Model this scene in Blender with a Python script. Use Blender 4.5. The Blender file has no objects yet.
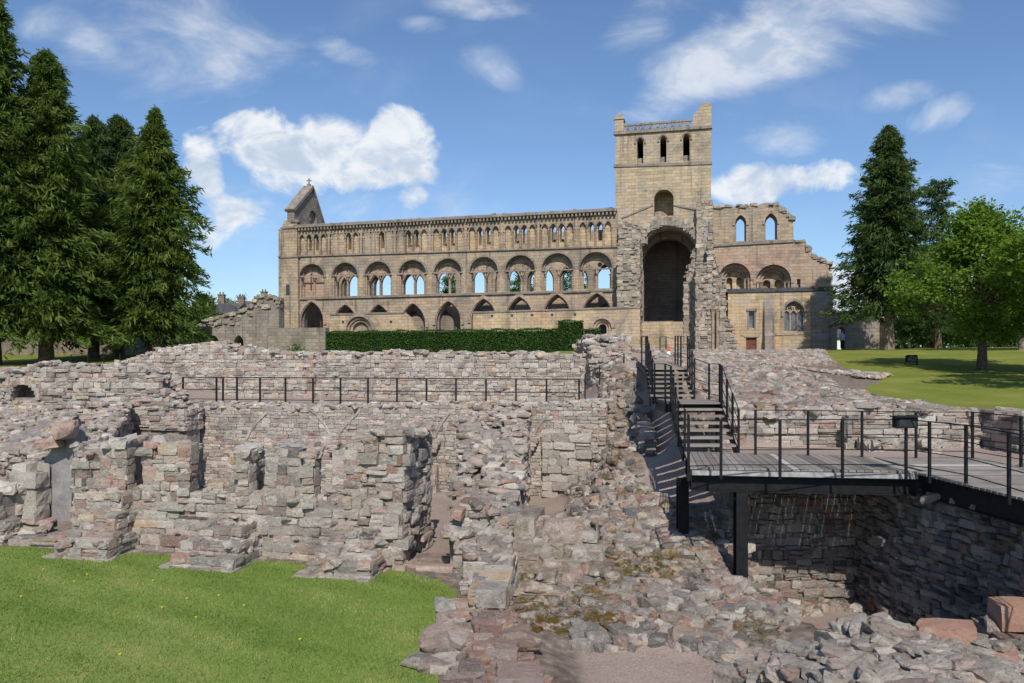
import bpy, math, random
import numpy as np
from mathutils import Vector, Matrix
from mathutils.geometry import tessellate_polygon

# ------------------------------------------------------------------ camera, sky, sun, exposure
SC = bpy.context.scene
COL = SC.collection
random.seed(7)
rng = np.random.default_rng(11)
R = math.radians
F, HY = 768.0, 360.0                       # focal length in pixels, horizon row

cam_d = bpy.data.cameras.new('camera')
cam = bpy.data.objects.new('camera', cam_d)
COL.objects.link(cam)
cam_d.sensor_width = 36.0
cam_d.lens = 36.0 * F / 1024.0
cam_d.shift_y = (HY - 341.5) / 1024.0
cam_d.clip_start = 0.1
cam_d.clip_end = 3000.0
cam.location = (0, 0, 0)
cam.rotation_euler = (R(90), 0, 0)
SC.camera = cam

SUN_AZ, SUN_EL = 177.0, 43.0               # azimuth clockwise from +Y
sun_d = bpy.data.lights.new('sun', 'SUN')
sun_d.energy = 4.1
sun_d.angle = R(0.53)
sun_d.color = (1.0, 0.94, 0.85)
sun = bpy.data.objects.new('sun', sun_d)
COL.objects.link(sun)
sdir = Vector((math.sin(R(SUN_AZ)) * math.cos(R(SUN_EL)), math.cos(R(SUN_AZ)) * math.cos(R(SUN_EL)), math.sin(R(SUN_EL))))
sun.rotation_euler = sdir.to_track_quat('Z', 'Y').to_euler()
sun.location = (-20, -60, 60)

SC.view_settings.view_transform = 'Standard'
SC.view_settings.look = 'None'
SC.view_settings.exposure = 0.18
SC.view_settings.gamma = 1.0
SC.view_settings.use_curve_mapping = False
SC.render.engine = 'CYCLES'
SC.cycles.max_bounces = 5
SC.cycles.diffuse_bounces = 3
SC.cycles.transparent_max_bounces = 4


class NT:
    """tiny node helper"""
    def __init__(s, tree):
        s.t = tree; s.n = tree.nodes; s.l = tree.links
        s.n.clear()

    def add(s, kind, **kw):
        nd = s.n.new(kind)
        for k, v in kw.items():
            setattr(nd, k, v)
        return nd

    def put(s, sock, v):
        if isinstance(v, bpy.types.NodeSocket):
            s.l.new(v, sock)
        elif isinstance(v, (tuple, list)) and len(v) == 3 and sock.type == 'RGBA':
            sock.default_value = (*v, 1)
        else:
            sock.default_value = v

    def math(s, op, a, b=0.0, c=None, clamp=False):
        nd = s.add('ShaderNodeMath', operation=op, use_clamp=clamp)
        s.put(nd.inputs[0], a); s.put(nd.inputs[1], b)
        if c is not None:
            s.put(nd.inputs[2], c)
        return nd.outputs[0]

    def mix(s, f, a, b, blend='MIX'):
        nd = s.add('ShaderNodeMix', data_type='RGBA', blend_type=blend)
        s.put(nd.inputs[0], f); s.put(nd.inputs[6], a); s.put(nd.inputs[7], b)
        return nd.outputs[2]

    def noise(s, vec, scale, detail=4.0, rough=0.55, dist=0.0):
        nd = s.add('ShaderNodeTexNoise')
        if vec is not None:
            s.l.new(vec, nd.inputs['Vector'])
        nd.inputs['Scale'].default_value = scale
        nd.inputs['Detail'].default_value = detail
        nd.inputs['Roughness'].default_value = rough
        nd.inputs['Distortion'].default_value = dist
        return nd.outputs[0]

    def step(s, v, lo, hi):
        nd = s.add('ShaderNodeMapRange', interpolation_type='SMOOTHSTEP')
        s.put(nd.inputs[0], v)
        nd.inputs[1].default_value = lo; nd.inputs[2].default_value = hi
        return nd.outputs[0]

    def ramp(s, v, stops, interp='LINEAR'):
        nd = s.add('ShaderNodeValToRGB')
        nd.color_ramp.interpolation = interp
        el = nd.color_ramp.elements
        while len(el) < len(stops):
            el.new(0.5)
        for e, (p, c) in zip(el, stops):
            e.position = p; e.color = (*c, 1)
        s.put(nd.inputs[0], v)
        return nd.outputs[0]

    def scale(s, vec, sc):
        nd = s.add('ShaderNodeMapping')
        s.l.new(vec, nd.inputs[0])
        nd.inputs['Scale'].default_value = sc
        return nd.outputs[0]


def build_world():
    w = bpy.data.worlds.new('World')
    SC.world = w
    w.use_nodes = True
    n = NT(w.node_tree)
    out = n.add('ShaderNodeOutputWorld')
    sky = n.add('ShaderNodeTexSky', sky_type='NISHITA')
    sky.sun_disc = False
    sky.sun_elevation = R(SUN_EL)
    sky.sun_rotation = R(SUN_AZ)
    sky.altitude = 100
    sky.air_density = 1.0
    sky.dust_density = 0.6
    sky.ozone_density = 2.2
    bg = n.add('ShaderNodeBackground')
    n.l.new(n.mix(1.0, sky.outputs[0], (0.86, 0.98, 1.12), 'MULTIPLY'), bg.inputs[0])
    bg.inputs[1].default_value = 0.105
    # clouds: bodies placed by direction (tangent plane north of the place), edges broken up by noise
    tc = n.add('ShaderNodeTexCoord')
    sep = n.add('ShaderNodeSeparateXYZ')
    n.l.new(tc.outputs['Generated'], sep.inputs[0])
    yy = n.math('MAXIMUM', sep.outputs[1], 0.05)
    u = n.math('DIVIDE', sep.outputs[0], yy)
    v = n.math('DIVIDE', sep.outputs[2], yy)
    cv = n.add('ShaderNodeCombineXYZ')
    n.put(cv.inputs[0], u); n.put(cv.inputs[1], v)
    n1 = n.noise(cv.outputs[0], 11.0, 12.0, 0.60, 0.5)
    n2 = n.noise(n.scale(cv.outputs[0], (1.0, 1.9, 1.0)), 4.5, 7.0, 0.62, 0.6)

    def blobs(lst):
        acc = None
        for (px, py, ax, ay, ang, amp) in lst:
            u0, v0 = (px - 512) / F, (HY - py) / F
            du = n.math('SUBTRACT', u, u0); dv = n.math('SUBTRACT', v, v0)
            c, s_ = math.cos(R(ang)), math.sin(R(ang))
            a = n.math('MULTIPLY_ADD', du, c * F / ax, n.math('MULTIPLY', dv, s_ * F / ax))
            b = n.math('MULTIPLY_ADD', dv, c * F / ay, n.math('MULTIPLY', du, -s_ * F / ay))
            d = n.math('ADD', n.math('MULTIPLY', a, a), n.math('MULTIPLY', b, b))
            val = n.math('MULTIPLY', n.math('SUBTRACT', 1.0, d), amp)
            acc = val if acc is None else n.math('MAXIMUM', acc, val)
        return acc
    dense = blobs([(305, 152, 92, 46, 0, 1.1), (268, 146, 55, 42, 0, 1.15), (398, 148, 44, 42, 0, 1), (360, 170, 85, 26, 0, .9),
                   (242, 214, 56, 22, 0, .55), (412, 198, 22, 16, 0, .6), (782, 182, 78, 22, 4, 1), (760, 176, 40, 20, 0, .8),
                   (838, 283, 50, 30, 0, 1.0), (205, 170, 26, 34, 0, .6), (180, 235, 60, 30, 0, .5)])
    wisp = blobs([(790, 38, 170, 42, 16, 1), (690, 72, 80, 36, 44, .95), (860, 12, 110, 44, 0, .9), (935, 116, 40, 18, 28, .8),
                  (905, 95, 40, 14, 10, .5), (88, 42, 44, 20, -14, .75), (52, 25, 46, 22, 0, .7), (160, 40, 120, 50, 0, .28),
                  (493, 66, 20, 30, 60, .4), (345, 52, 30, 12, -15, .5), (422, 25, 26, 10, 0, .6), (480, 4, 50, 14, 0, .5), (790, 138, 40, 16, 0, .4),
                  (980, 195, 90, 24, 0, .35), (330, 215, 150, 30, 0, .3), (650, 20, 60, 30, 40, .4)])
    dmask = n.step(n.math('MULTIPLY_ADD', n.math('SUBTRACT', n1, 0.5), 3.2, dense), 0.06, 0.72)
    wmask = n.step(n.math('MULTIPLY_ADD', n.math('SUBTRACT', n2, 0.5), 3.4, wisp), -0.25, 1.3)
    wmask = n.math('MULTIPLY', wmask, 0.70)
    veil = n.math('MULTIPLY', n.step(n2, 0.45, 0.8), 0.10)
    m = n.math('MAXIMUM', n.math('MULTIPLY', dmask, 0.92), n.math('MAXIMUM', wmask, veil))
    m = n.math('MULTIPLY', m, n.step(sep.outputs[1], 0.05, 0.2))
    cb = n.add('ShaderNodeBackground')
    shade = n.noise(n.scale(cv.outputs[0], (1.0, 1.6, 1.0)), 13.0, 8.0, 0.6, 0.4)
    n.l.new(n.mix(n.step(shade, 0.36, 0.60), (0.52, 0.61, 0.73), (0.86, 0.88, 0.90)), cb.inputs[0])
    cb.inputs[1].default_value = 0.95
    mx = n.add('ShaderNodeMixShader')
    n.put(mx.inputs[0], m)
    n.l.new(bg.outputs[0], mx.inputs[1]); n.l.new(cb.outputs[0], mx.inputs[2])
    n.l.new(mx.outputs[0], out.inputs[0])


build_world()

# ------------------------------------------------------------------ materials
MAT = {}


def new_mat(name, rough=0.9, spec=0.2):
    m = bpy.data.materials.new(name)
    m.use_nodes = True
    n = NT(m.node_tree)
    out = n.add('ShaderNodeOutputMaterial')
    b = n.add('ShaderNodeBsdfPrincipled')
    b.inputs['Roughness'].default_value = rough
    b.inputs['Specular IOR Level'].default_value = spec
    n.l.new(b.outputs[0], out.inputs[0])
    MAT[name] = m
    return n, b, out


def bump(n, b, h, strength=0.5, dist=0.05):
    bp = n.add('ShaderNodeBump')
    bp.inputs['Strength'].default_value = strength
    bp.inputs['Distance'].default_value = dist
    n.l.new(h, bp.inputs['Height'])
    n.l.new(bp.outputs[0], b.inputs['Normal'])


def attr(n):
    a = n.add('ShaderNodeAttribute', attribute_name='tint')
    s = n.add('ShaderNodeSeparateColor')
    n.l.new(a.outputs['Color'], s.inputs[0])
    return s.outputs


def obj_vec(n):
    return n.add('ShaderNodeTexCoord').outputs['Object']


PALETTE = [(0.0, (0.180, 0.168, 0.156)), (0.18, (0.305, 0.278, 0.246)), (0.36, (0.480, 0.435, 0.380)), (0.52, (0.450, 0.385, 0.332)),
           (0.66, (0.410, 0.312, 0.262)), (0.80, (0.350, 0.212, 0.168)), (0.90, (0.460, 0.340, 0.220)), (1.0, (0.570, 0.535, 0.475))]


def stone_mat(name, lichen=0.5, dirt=0.6, gain=1.0, pal=None):
    n, b, out = new_mat(name, 0.95, 0.1)
    r, g, bl = attr(n)
    vec = obj_vec(n)
    nz = n.noise(vec, 3.2, 8.0, 0.65)
    base = n.ramp(n.math('MULTIPLY_ADD', n.math('SUBTRACT', nz, 0.5), 0.25, r), pal or PALETTE)
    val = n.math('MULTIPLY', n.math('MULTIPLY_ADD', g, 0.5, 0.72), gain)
    cc = n.add('ShaderNodeCombineColor')
    for i in range(3):
        n.put(cc.inputs[i], val)
    base = n.mix(1.0, base, cc.outputs[0], 'MULTIPLY')
    l1 = n.step(n.noise(vec, 5.5, 8.0, 0.7), 0.53, 0.66)
    base = n.mix(n.math('MULTIPLY', l1, lichen), base, (0.62, 0.59, 0.53))
    l2 = n.step(n.noise(vec, 1.3, 6.0, 0.65), 0.50, 0.68)
    base = n.mix(n.math('MULTIPLY', l2, dirt), base, (0.150, 0.130, 0.115))
    l3 = n.step(n.noise(vec, 23.0, 3.0, 0.6), 0.60, 0.72)
    base = n.mix(n.math('MULTIPLY', l3, 0.55), base, (0.66, 0.63, 0.57))
    l5 = n.step(n.noise(vec, 17.0, 5.0, 0.7), 0.555, 0.66)
    base = n.mix(n.math('MULTIPLY', l5, 0.62), base, (0.095, 0.082, 0.075))
    ms = n.math('MULTIPLY', bl, n.step(n.noise(vec, 4.0, 6.0, 0.7), 0.42, 0.58))
    base = n.mix(ms, base, n.mix(n.noise(vec, 9.0, 3.0), (0.16, 0.085, 0.020), (0.10, 0.095, 0.022)))
    n.l.new(base, b.inputs['Base Color'])
    bump(n, b, n.noise(vec, 11.0, 9.0, 0.75), 1.0, 0.09)


stone_mat('rubble_stone', 0.45, 0.55)
stone_mat('ashlar_stone', 0.55, 0.50)
stone_mat('slab_stone', 0.25, 0.45, 0.95)
stone_mat('pit_shade_stone', 0.15, 0.65, 0.72)  # rubble stone darkened in colour for the shade beneath the deck
stone_mat('hill_stone', 0.40, 0.70, 0.9)
stone_mat('abbey_rubble', 0.2, 0.45, 0.9, [(0.0, (0.16, 0.142, 0.122)), (0.2, (0.265, 0.235, 0.20)), (0.36, (0.36, 0.315, 0.258)), (0.5, (0.42, 0.36, 0.285)), (0.7, (0.39, 0.30, 0.225)), (0.9, (0.45, 0.37, 0.265)), (1.0, (0.52, 0.465, 0.38))])


def mortar_mat():
    n, b, out = new_mat('mortar', 0.95, 0.05)
    vec = obj_vec(n)
    nz = n.noise(vec, 6.0, 8.0, 0.7)
    n.l.new(n.ramp(nz, [(0.3, (0.16, 0.135, 0.12)), (0.5, (0.32, 0.28, 0.255)), (0.7, (0.45, 0.405, 0.37))]), b.inputs['Base Color'])
    bump(n, b, n.noise(vec, 12.0, 8.0, 0.75), 1.0, 0.1)


mortar_mat()


def slab_mat(name, c1, c2, c3):
    n, b, out = new_mat(name, 0.9, 0.15)
    vec = obj_vec(n)
    nz = n.noise(vec, 2.0, 8.0, 0.65, 0.4)
    base = n.ramp(nz, [(0.3, c1), (0.52, c2), (0.72, c3)])
    base = n.mix(n.math('MULTIPLY', n.step(n.noise(vec, 7.0, 7.0, 0.7), 0.55, 0.68), 0.5), base, (0.50, 0.44, 0.40))
    base = n.mix(n.math('MULTIPLY', n.step(n.noise(vec, 28.0, 3.0), 0.58, 0.7), 0.5), base, (0.07, 0.05, 0.045))
    n.l.new(base, b.inputs['Base Color'])
    bump(n, b, n.noise(vec, 10.0, 9.0, 0.7), 0.6, 0.06)


slab_mat('red_slab', (0.21, 0.125, 0.11), (0.31, 0.20, 0.18), (0.38, 0.29, 0.265))
slab_mat('cut_red', (0.30, 0.165, 0.12), (0.36, 0.215, 0.155), (0.38, 0.24, 0.18))
slab_mat('grey_slab', (0.17, 0.165, 0.165), (0.25, 0.245, 0.24), (0.33, 0.32, 0.31))


def ashlar_mat(name, tan, pink, grey, pinkness=0.5, greyness=0.5, bw=0.75, bh=0.33, dark=0.6):
    """coursed building stone: single blocks by a brick pattern, large patches by noise, weather streaks"""
    n, b, out = new_mat(name, 0.95, 0.1)
    vec = obj_vec(n)
    sp = n.add('ShaderNodeSeparateXYZ')
    n.l.new(vec, sp.inputs[0])
    cv = n.add('ShaderNodeCombineXYZ')
    n.put(cv.inputs[0], n.math('ADD', sp.outputs[0], sp.outputs[1]))
    n.put(cv.inputs[1], sp.outputs[2])
    br = n.add('ShaderNodeTexBrick')
    n.l.new(cv.outputs[0], br.inputs['Vector'])
    br.inputs['Color1'].default_value = (0.0, 0.0, 0.0, 1)
    br.inputs['Color2'].default_value = (1, 1, 1, 1)
    br.inputs['Mortar'].default_value = (0.5, 0.5, 0.5, 1)
    br.inputs['Scale'].default_value = 1.0
    br.inputs['Mortar Size'].default_value = 0.012
    br.inputs['Brick Width'].default_value = bw
    br.inputs['Row Height'].default_value = bh
    br.offset = 0.43
    blk = br.outputs[0]
    mort = br.outputs[1]
    big = n.noise(vec, 0.22, 6.0, 0.6, 0.5)
    mid = n.noise(vec, 0.9, 7.0, 0.65)
    sel = n.math('ADD', n.math('MULTIPLY', big, 0.75), n.math('ADD', n.math('MULTIPLY', mid, 0.25), n.math('MULTIPLY', n.math('SUBTRACT', blk, 0.5), 0.30)))
    base = n.mix(n.math('MULTIPLY', n.step(sel, 0.50, 0.62), pinkness), tan, pink)
    g2 = n.noise(n.scale(vec, (1, 1, 0.5)), 0.5, 7.0, 0.65)
    gs = n.math('MULTIPLY_ADD', n.math('SUBTRACT', blk, 0.5), 0.28, g2)
    base = n.mix(n.math('MULTIPLY', n.step(gs, 0.46, 0.62), greyness), base, grey)
    vv = n.math('MULTIPLY_ADD', blk, 0.55, 0.72)
    cc = n.add('ShaderNodeCombineColor')
    for i in range(3):
        n.put(cc.inputs[i], vv)
    base = n.mix(1.0, base, cc.outputs[0], 'MULTIPLY')
    st = n.noise(n.scale(vec, (1.6, 1.6, 0.10)), 1.2, 5.0, 0.6)
    base = n.mix(n.math('MULTIPLY', n.step(st, 0.54, 0.68), dark), base, (0.085, 0.078, 0.070))
    lg = n.noise(vec, 0.33, 7.0, 0.68, 0.8)
    base = n.mix(n.math('MULTIPLY', n.step(lg, 0.50, 0.66), 0.58), base, (0.125, 0.115, 0.105))
    sm = n.noise(vec, 3.0, 6.0, 0.7)
    base = n.mix(n.math('MULTIPLY', n.step(sm, 0.55, 0.68), 0.55), base, (0.12, 0.105, 0.09))
    base = n.mix(n.math('MULTIPLY', n.step(n.noise(vec, 4.3, 6.0, 0.7), 0.58, 0.7), 0.4), base, (0.50, 0.45, 0.36))
    base = n.mix(n.math('MULTIPLY', mort, 0.18), base, (0.16, 0.14, 0.12))
    n.l.new(base, b.inputs['Base Color'])
    h = n.math('ADD', n.math('MULTIPLY', mort, -0.6), n.math('MULTIPLY', n.noise(vec, 4.0, 8.0, 0.7), 0.8))
    bump(n, b, h, 0.8, 0.12)


TAN, PINK, GREY = (0.455, 0.350, 0.228), (0.395, 0.262, 0.182), (0.250, 0.222, 0.185)
ashlar_mat('abbey_tan', TAN, PINK, GREY, 0.45, 0.55)
ashlar_mat('abbey_mixed', (0.410, 0.325, 0.228), PINK, GREY, 0.70, 0.8, dark=0.7)
ashlar_mat('abbey_pink', (0.420, 0.315, 0.230), (0.385, 0.225, 0.160), (0.27, 0.235, 0.205), 0.8, 0.55)
ashlar_mat('abbey_grey', (0.300, 0.260, 0.215), (0.290, 0.215, 0.172), (0.185, 0.170, 0.155), 0.6, 0.75, dark=0.65)
ashlar_mat('tower_tan', (0.450, 0.360, 0.245), (0.42, 0.30, 0.195), (0.285, 0.253, 0.212), 0.5, 0.8, dark=0.5)
ashlar_mat('buff_gold', (0.500, 0.385, 0.240), (0.44, 0.275, 0.160), (0.31, 0.272, 0.22), 0.7, 0.65, dark=0.4)
ashlar_mat('house_stone', (0.24, 0.19, 0.145), (0.22, 0.16, 0.125), (0.13, 0.12, 0.11), 0.5, 0.6)
ashlar_mat('slate_roof', (0.075, 0.080, 0.095), (0.085, 0.08, 0.085), (0.06, 0.063, 0.07), 0.5, 0.5, 0.35, 0.22, 0.2)
ashlar_mat('brown_roof', (0.13, 0.11, 0.10), (0.15, 0.11, 0.09), (0.10, 0.09, 0.085), 0.5, 0.5, 0.35, 0.22, 0.2)


def plain_mat(name, col, rough=0.6, spec=0.3, metal=0.0, var=0.25, scale=8.0):
    n, b, out = new_mat(name, rough, spec)
    vec = obj_vec(n)
    nz = n.noise(vec, scale, 6.0, 0.6)
    c2 = tuple(c * (1 - var) for c in col)
    c1 = tuple(min(1, c * (1 + var)) for c in col)
    n.l.new(n.mix(n.step(nz, 0.35, 0.65), c2, c1), b.inputs['Base Color'])
    b.inputs['Metallic'].default_value = metal
    bump(n, b, n.noise(vec, scale * 3, 4.0), 0.15, 0.01)


plain_mat('black_steel', (0.011, 0.0115, 0.013), 0.55, 0.2)
plain_mat('flange_grey', (0.30, 0.30, 0.305), 0.6, 0.3)
plain_mat('dark_glass_and_holes', (0.03, 0.035, 0.045), 0.15, 0.5)
plain_mat('lead_glass', (0.11, 0.125, 0.15), 0.3, 0.5, var=0.4, scale=2.0)
plain_mat('door_red', (0.16, 0.062, 0.036), 0.7, 0.2)
plain_mat('white_paint', (0.75, 0.75, 0.73), 0.6, 0.3, var=0.1)
plain_mat('cone_red', (0.75, 0.07, 0.03), 0.5, 0.3, var=0.1)
plain_mat('skin', (0.45, 0.27, 0.19), 0.6, 0.3, var=0.1)
plain_mat('cloth_blue', (0.30, 0.42, 0.60), 0.8, 0.1, var=0.15)
plain_mat('cloth_navy', (0.02, 0.025, 0.05), 0.8, 0.1, var=0.15)
plain_mat('bark', (0.12, 0.085, 0.062), 0.95, 0.05, var=0.4, scale=5.0)
plain_mat('pale_bark', (0.20, 0.155, 0.125), 0.95, 0.05, var=0.35, scale=4.0)


def wood_mat():
    n, b, out = new_mat('deck_wood', 0.8, 0.2)
    r, g, bl = attr(n)
    vec = obj_vec(n)
    nz = n.noise(vec, 2.0, 6.0, 0.65)
    base = n.ramp(r, [(0, (0.155, 0.135, 0.115)), (0.6, (0.24, 0.212, 0.185)), (0.92, (0.31, 0.28, 0.25)), (1.0, (0.44, 0.41, 0.37))])
    base = n.mix(n.math('MULTIPLY', n.step(nz, 0.48, 0.66), 0.5), base, (0.11, 0.10, 0.092))
    n.l.new(base, b.inputs['Base Color'])
    bump(n, b, n.noise(vec, 18.0, 4.0), 0.35, 0.02)


wood_mat()


def leaf_mat(name, cols, trans=0.25, rough=0.6):
    n, b, out = new_mat(name, rough, 0.2)
    r, g, bl = attr(n)
    base = n.ramp(r, [(i / (len(cols) - 1), c) for i, c in enumerate(cols)])
    n.l.new(base, b.inputs['Base Color'])
    tr = n.add('ShaderNodeBsdfTranslucent')
    n.l.new(n.mix(1.0, base, (1.3, 1.4, 0.6), 'MULTIPLY'), tr.inputs[0])
    mx = n.add('ShaderNodeMixShader')
    mx.inputs[0].default_value = trans
    n.l.new(b.outputs[0], mx.inputs[1]); n.l.new(tr.outputs[0], mx.inputs[2])
    n.l.new(mx.outputs[0], out.inputs[0])


leaf_mat('conifer_leaf', [(0.030, 0.060, 0.016), (0.065, 0.110, 0.022), (0.115, 0.165, 0.032), (0.165, 0.205, 0.046)], 0.38)
leaf_mat('dark_conifer_leaf', [(0.024, 0.050, 0.018), (0.045, 0.082, 0.025), (0.072, 0.115, 0.030), (0.105, 0.145, 0.038)], 0.35)
leaf_mat('lime_leaf', [(0.070, 0.130, 0.020), (0.110, 0.190, 0.026), (0.155, 0.245, 0.034), (0.20, 0.30, 0.046)], 0.42)
leaf_mat('hedge_leaf', [(0.026, 0.064, 0.013), (0.044, 0.100, 0.018), (0.066, 0.130, 0.024), (0.10, 0.165, 0.032)], 0.25)
leaf_mat('bush_leaf', [(0.04, 0.085, 0.015), (0.07, 0.13, 0.02), (0.10, 0.17, 0.03)], 0.3)
leaf_mat('grass_blade', [(0.115, 0.190, 0.036), (0.165, 0.250, 0.055), (0.225, 0.300, 0.078), (0.34, 0.34, 0.14)], 0.3, 0.7)
leaf_mat('dandelion', [(0.75, 0.62, 0.03), (0.8, 0.66, 0.05)], 0.1)


def ground_mat():
    n, b, out = new_mat('ground_cover', 0.95, 0.05)
    r, g, bl = attr(n)
    vec = obj_vec(n)
    big = n.noise(vec, 0.35, 6.0, 0.6)
    fine = n.noise(vec, 16.0, 8.0, 0.75)
    streak = n.noise(n.scale(vec, (1.0, 0.25, 1.0)), 1.4, 6.0, 0.6, 0.8)
    grass = n.ramp(n.math('ADD', n.math('MULTIPLY', big, 0.35), n.math('ADD', n.math('MULTIPLY', fine, 0.35), n.math('MULTIPLY', streak, 0.3))),
                   [(0.36, (0.105, 0.172, 0.034)), (0.5, (0.165, 0.242, 0.055)), (0.62, (0.26, 0.295, 0.095))])
    dry = n.ramp(n.math('ADD', n.math('MULTIPLY', big, 0.5), n.math('MULTIPLY', fine, 0.5)),
                 [(0.36, (0.110, 0.135, 0.022)), (0.5, (0.175, 0.185, 0.036)), (0.62, (0.25, 0.235, 0.06))])
    grass = n.mix(bl, grass, dry)
    gv = n.noise(vec, 26.0, 6.0, 0.75)
    gravel = n.ramp(n.math('ADD', n.math('MULTIPLY', gv, 0.75), n.math('MULTIPLY', n.noise(vec, 0.8, 5.0), 0.25)),
                    [(0.34, (0.17, 0.125, 0.105)), (0.5, (0.31, 0.245, 0.21)), (0.66, (0.43, 0.36, 0.31))])
    em = n.noise(vec, 4.0, 8.0, 0.7)
    earth = n.ramp(em, [(0.32, (0.095, 0.074, 0.060)), (0.52, (0.195, 0.155, 0.128)), (0.70, (0.34, 0.29, 0.25))])
    base = n.mix(g, earth, gravel)
    edge = n.math('MULTIPLY_ADD', n.math('SUBTRACT', n.noise(vec, 3.0, 6.0, 0.7), 0.5), 0.5, r)
    base = n.mix(n.step(edge, 0.42, 0.58), base, grass)
    n.l.new(base, b.inputs['Base Color'])
    bump(n, b, fine, 0.6, 0.05)


ground_mat()

# ------------------------------------------------------------------ mesh building


class MB:
    def __init__(s):
        s.v = []; s.f = {}; s.c = []; s.n = 0

    def raw(s, verts, faces, tint=None):
        """verts (N,3); faces (M,k) array; tint (N,3) or 3-tuple"""
        verts = np.asarray(verts, float).reshape(-1, 3)
        faces = np.asarray(faces, int)
        if tint is None:
            tint = (0.5, 0.5, 0.0)
        t = np.broadcast_to(np.asarray(tint, float), (len(verts), 3))
        s.v.append(verts); s.c.append(t)
        if faces.size:
            s.f.setdefault(faces.shape[1], []).append(faces + s.n)
        s.n += len(verts)

    def box(s, a, b, tint=None):
        (x0, y0, z0), (x1, y1, z1) = a, b
        v = [(x0, y0, z0), (x1, y0, z0), (x1, y1, z0), (x0, y1, z0), (x0, y0, z1), (x1, y0, z1), (x1, y1, z1), (x0, y1, z1)]
        s.raw(v, BOXF, tint)

    def bar(s, p, q, w, h=None, tint=None):
        """rectangular bar from p to q"""
        h = h or w
        p, q = Vector(p), Vector(q)
        d = (q - p).normalized()
        up = Vector((0, 0, 1)) if abs(d.z) < 0.95 else Vector((1, 0, 0))
        sx = d.cross(up).normalized() * (w / 2)
        sy = sx.cross(d).normalized() * (h / 2)
        v = [p - sx - sy, p + sx - sy, p + sx + sy, p - sx + sy, q - sx - sy, q + sx - sy, q + sx + sy, q - sx + sy]
        s.raw([tuple(x) for x in v], BOXF, tint)

    def tube(s, pts, rads, seg=8, tint=None, cap=True):
        pts = [Vector(p) for p in pts]
        rings = []
        for i, p in enumerate(pts):
            d = (pts[min(i + 1, len(pts) - 1)] - pts[max(i - 1, 0)]).normalized()
            up = Vector((1, 0, 0)) if abs(d.x) < 0.9 else Vector((0, 1, 0))
            a = d.cross(up).normalized(); b = d.cross(a).normalized()
            rings.append([tuple(p + (a * math.cos(t) + b * math.sin(t)) * rads[i]) for t in [2 * math.pi * k / seg for k in range(seg)]])
        v = [q for r_ in rings for q in r_]
        f = []
        for i in range(len(pts) - 1):
            for k in range(seg):
                f.append((i * seg + k, i * seg + (k + 1) % seg, (i + 1) * seg + (k + 1) % seg, (i + 1) * seg + k))
        s.raw(v, f, tint)
        if cap:
            for ring in (rings[0], rings[-1]):
                c = tuple(np.mean(ring, axis=0))
                s.raw([c] + list(ring), [(0, k + 1, (k + 1) % seg + 1) for k in range(seg)], tint)

    def plate(s, outer, holes, v0, v1, axis='v', tint=None):
        """flat outline (a, w) with holes, extruded between v0 and v1.  axis v: a is x, extrude y; axis u: a is y, extrude x"""
        loops = [outer] + list(holes)
        tris = tessellate_polygon([[Vector((a, w, 0)) for a, w in lp] for lp in loops])
        flat = [p for lp in loops for p in lp]
        m = len(flat)

        def at(p, d):
            return (p[0], d, p[1]) if axis == 'v' else (d, p[0], p[1])
        vs = [at(p, v0) for p in flat] + [at(p, v1) for p in flat]
        tr = np.array([tuple(t) for t in tris], int)
        s.raw(vs, np.vstack([tr, tr[:, ::-1] + m]), tint)
        q = []; o = 0
        for lp in loops:
            k = len(lp)
            for i in range(k):
                q.append((o + i, o + (i + 1) % k, m + o + (i + 1) % k, m + o + i))
            o += k
        base = s.n - 2 * m
        s.f.setdefault(4, []).append(np.array(q, int) + base)

    def build(s, name, mat, parent=None, smooth=False):
        me = bpy.data.meshes.new(name)
        V = np.vstack(s.v); C = np.vstack(s.c)
        loops = []; starts = []; tot = 0
        for k, fl in s.f.items():
            fa = np.vstack(fl)
            loops.append(fa.ravel())
            starts.append(tot + np.arange(len(fa)) * k)
            tot += fa.size
        L = np.concatenate(loops); S = np.concatenate(starts)
        me.vertices.add(len(V)); me.vertices.foreach_set('co', V.ravel().astype(np.float32))
        me.loops.add(len(L)); me.loops.foreach_set('vertex_index', L.astype(np.int32))
        me.polygons.add(len(S)); me.polygons.foreach_set('loop_start', S.astype(np.int32))
        at = me.color_attributes.new('tint', 'FLOAT_COLOR', 'POINT')
        at.data.foreach_set('color', np.hstack([C, np.ones((len(C), 1))]).ravel().astype(np.float32))
        me.update(calc_edges=True)
        me.validate()
        me.polygons.foreach_set('use_smooth', np.full(len(me.polygons), bool(smooth)))
        me.materials.append(MAT[mat])
        o = bpy.data.objects.new(name, me)
        COL.objects.link(o)
        if parent is not None:
            o.parent = parent
        return o


BOXF = np.array([(0, 3, 2, 1), (4, 5, 6, 7), (0, 1, 5, 4), (1, 2, 6, 5), (2, 3, 7, 6), (3, 0, 4, 7)])


def tag(o, label=None, cat=None, group=None, kind=None):
    if label: o['label'] = label
    if cat: o['category'] = cat
    if group: o['group'] = group
    if kind: o['kind'] = kind
    return o


def empty(name, loc=(0, 0, 0), rz=0.0, label=None, cat=None, group=None):
    o = bpy.data.objects.new(name, None)
    COL.objects.link(o)
    o.location = loc
    o.rotation_euler = (0, 0, rz)
    o.empty_display_size = 0.3
    return tag(o, label, cat, group)


def copy_tree(o, parent=None):
    c = o.copy()
    COL.objects.link(c)
    c.parent = parent
    for ch in list(o.children):
        copy_tree(ch, c)
    return c


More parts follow.
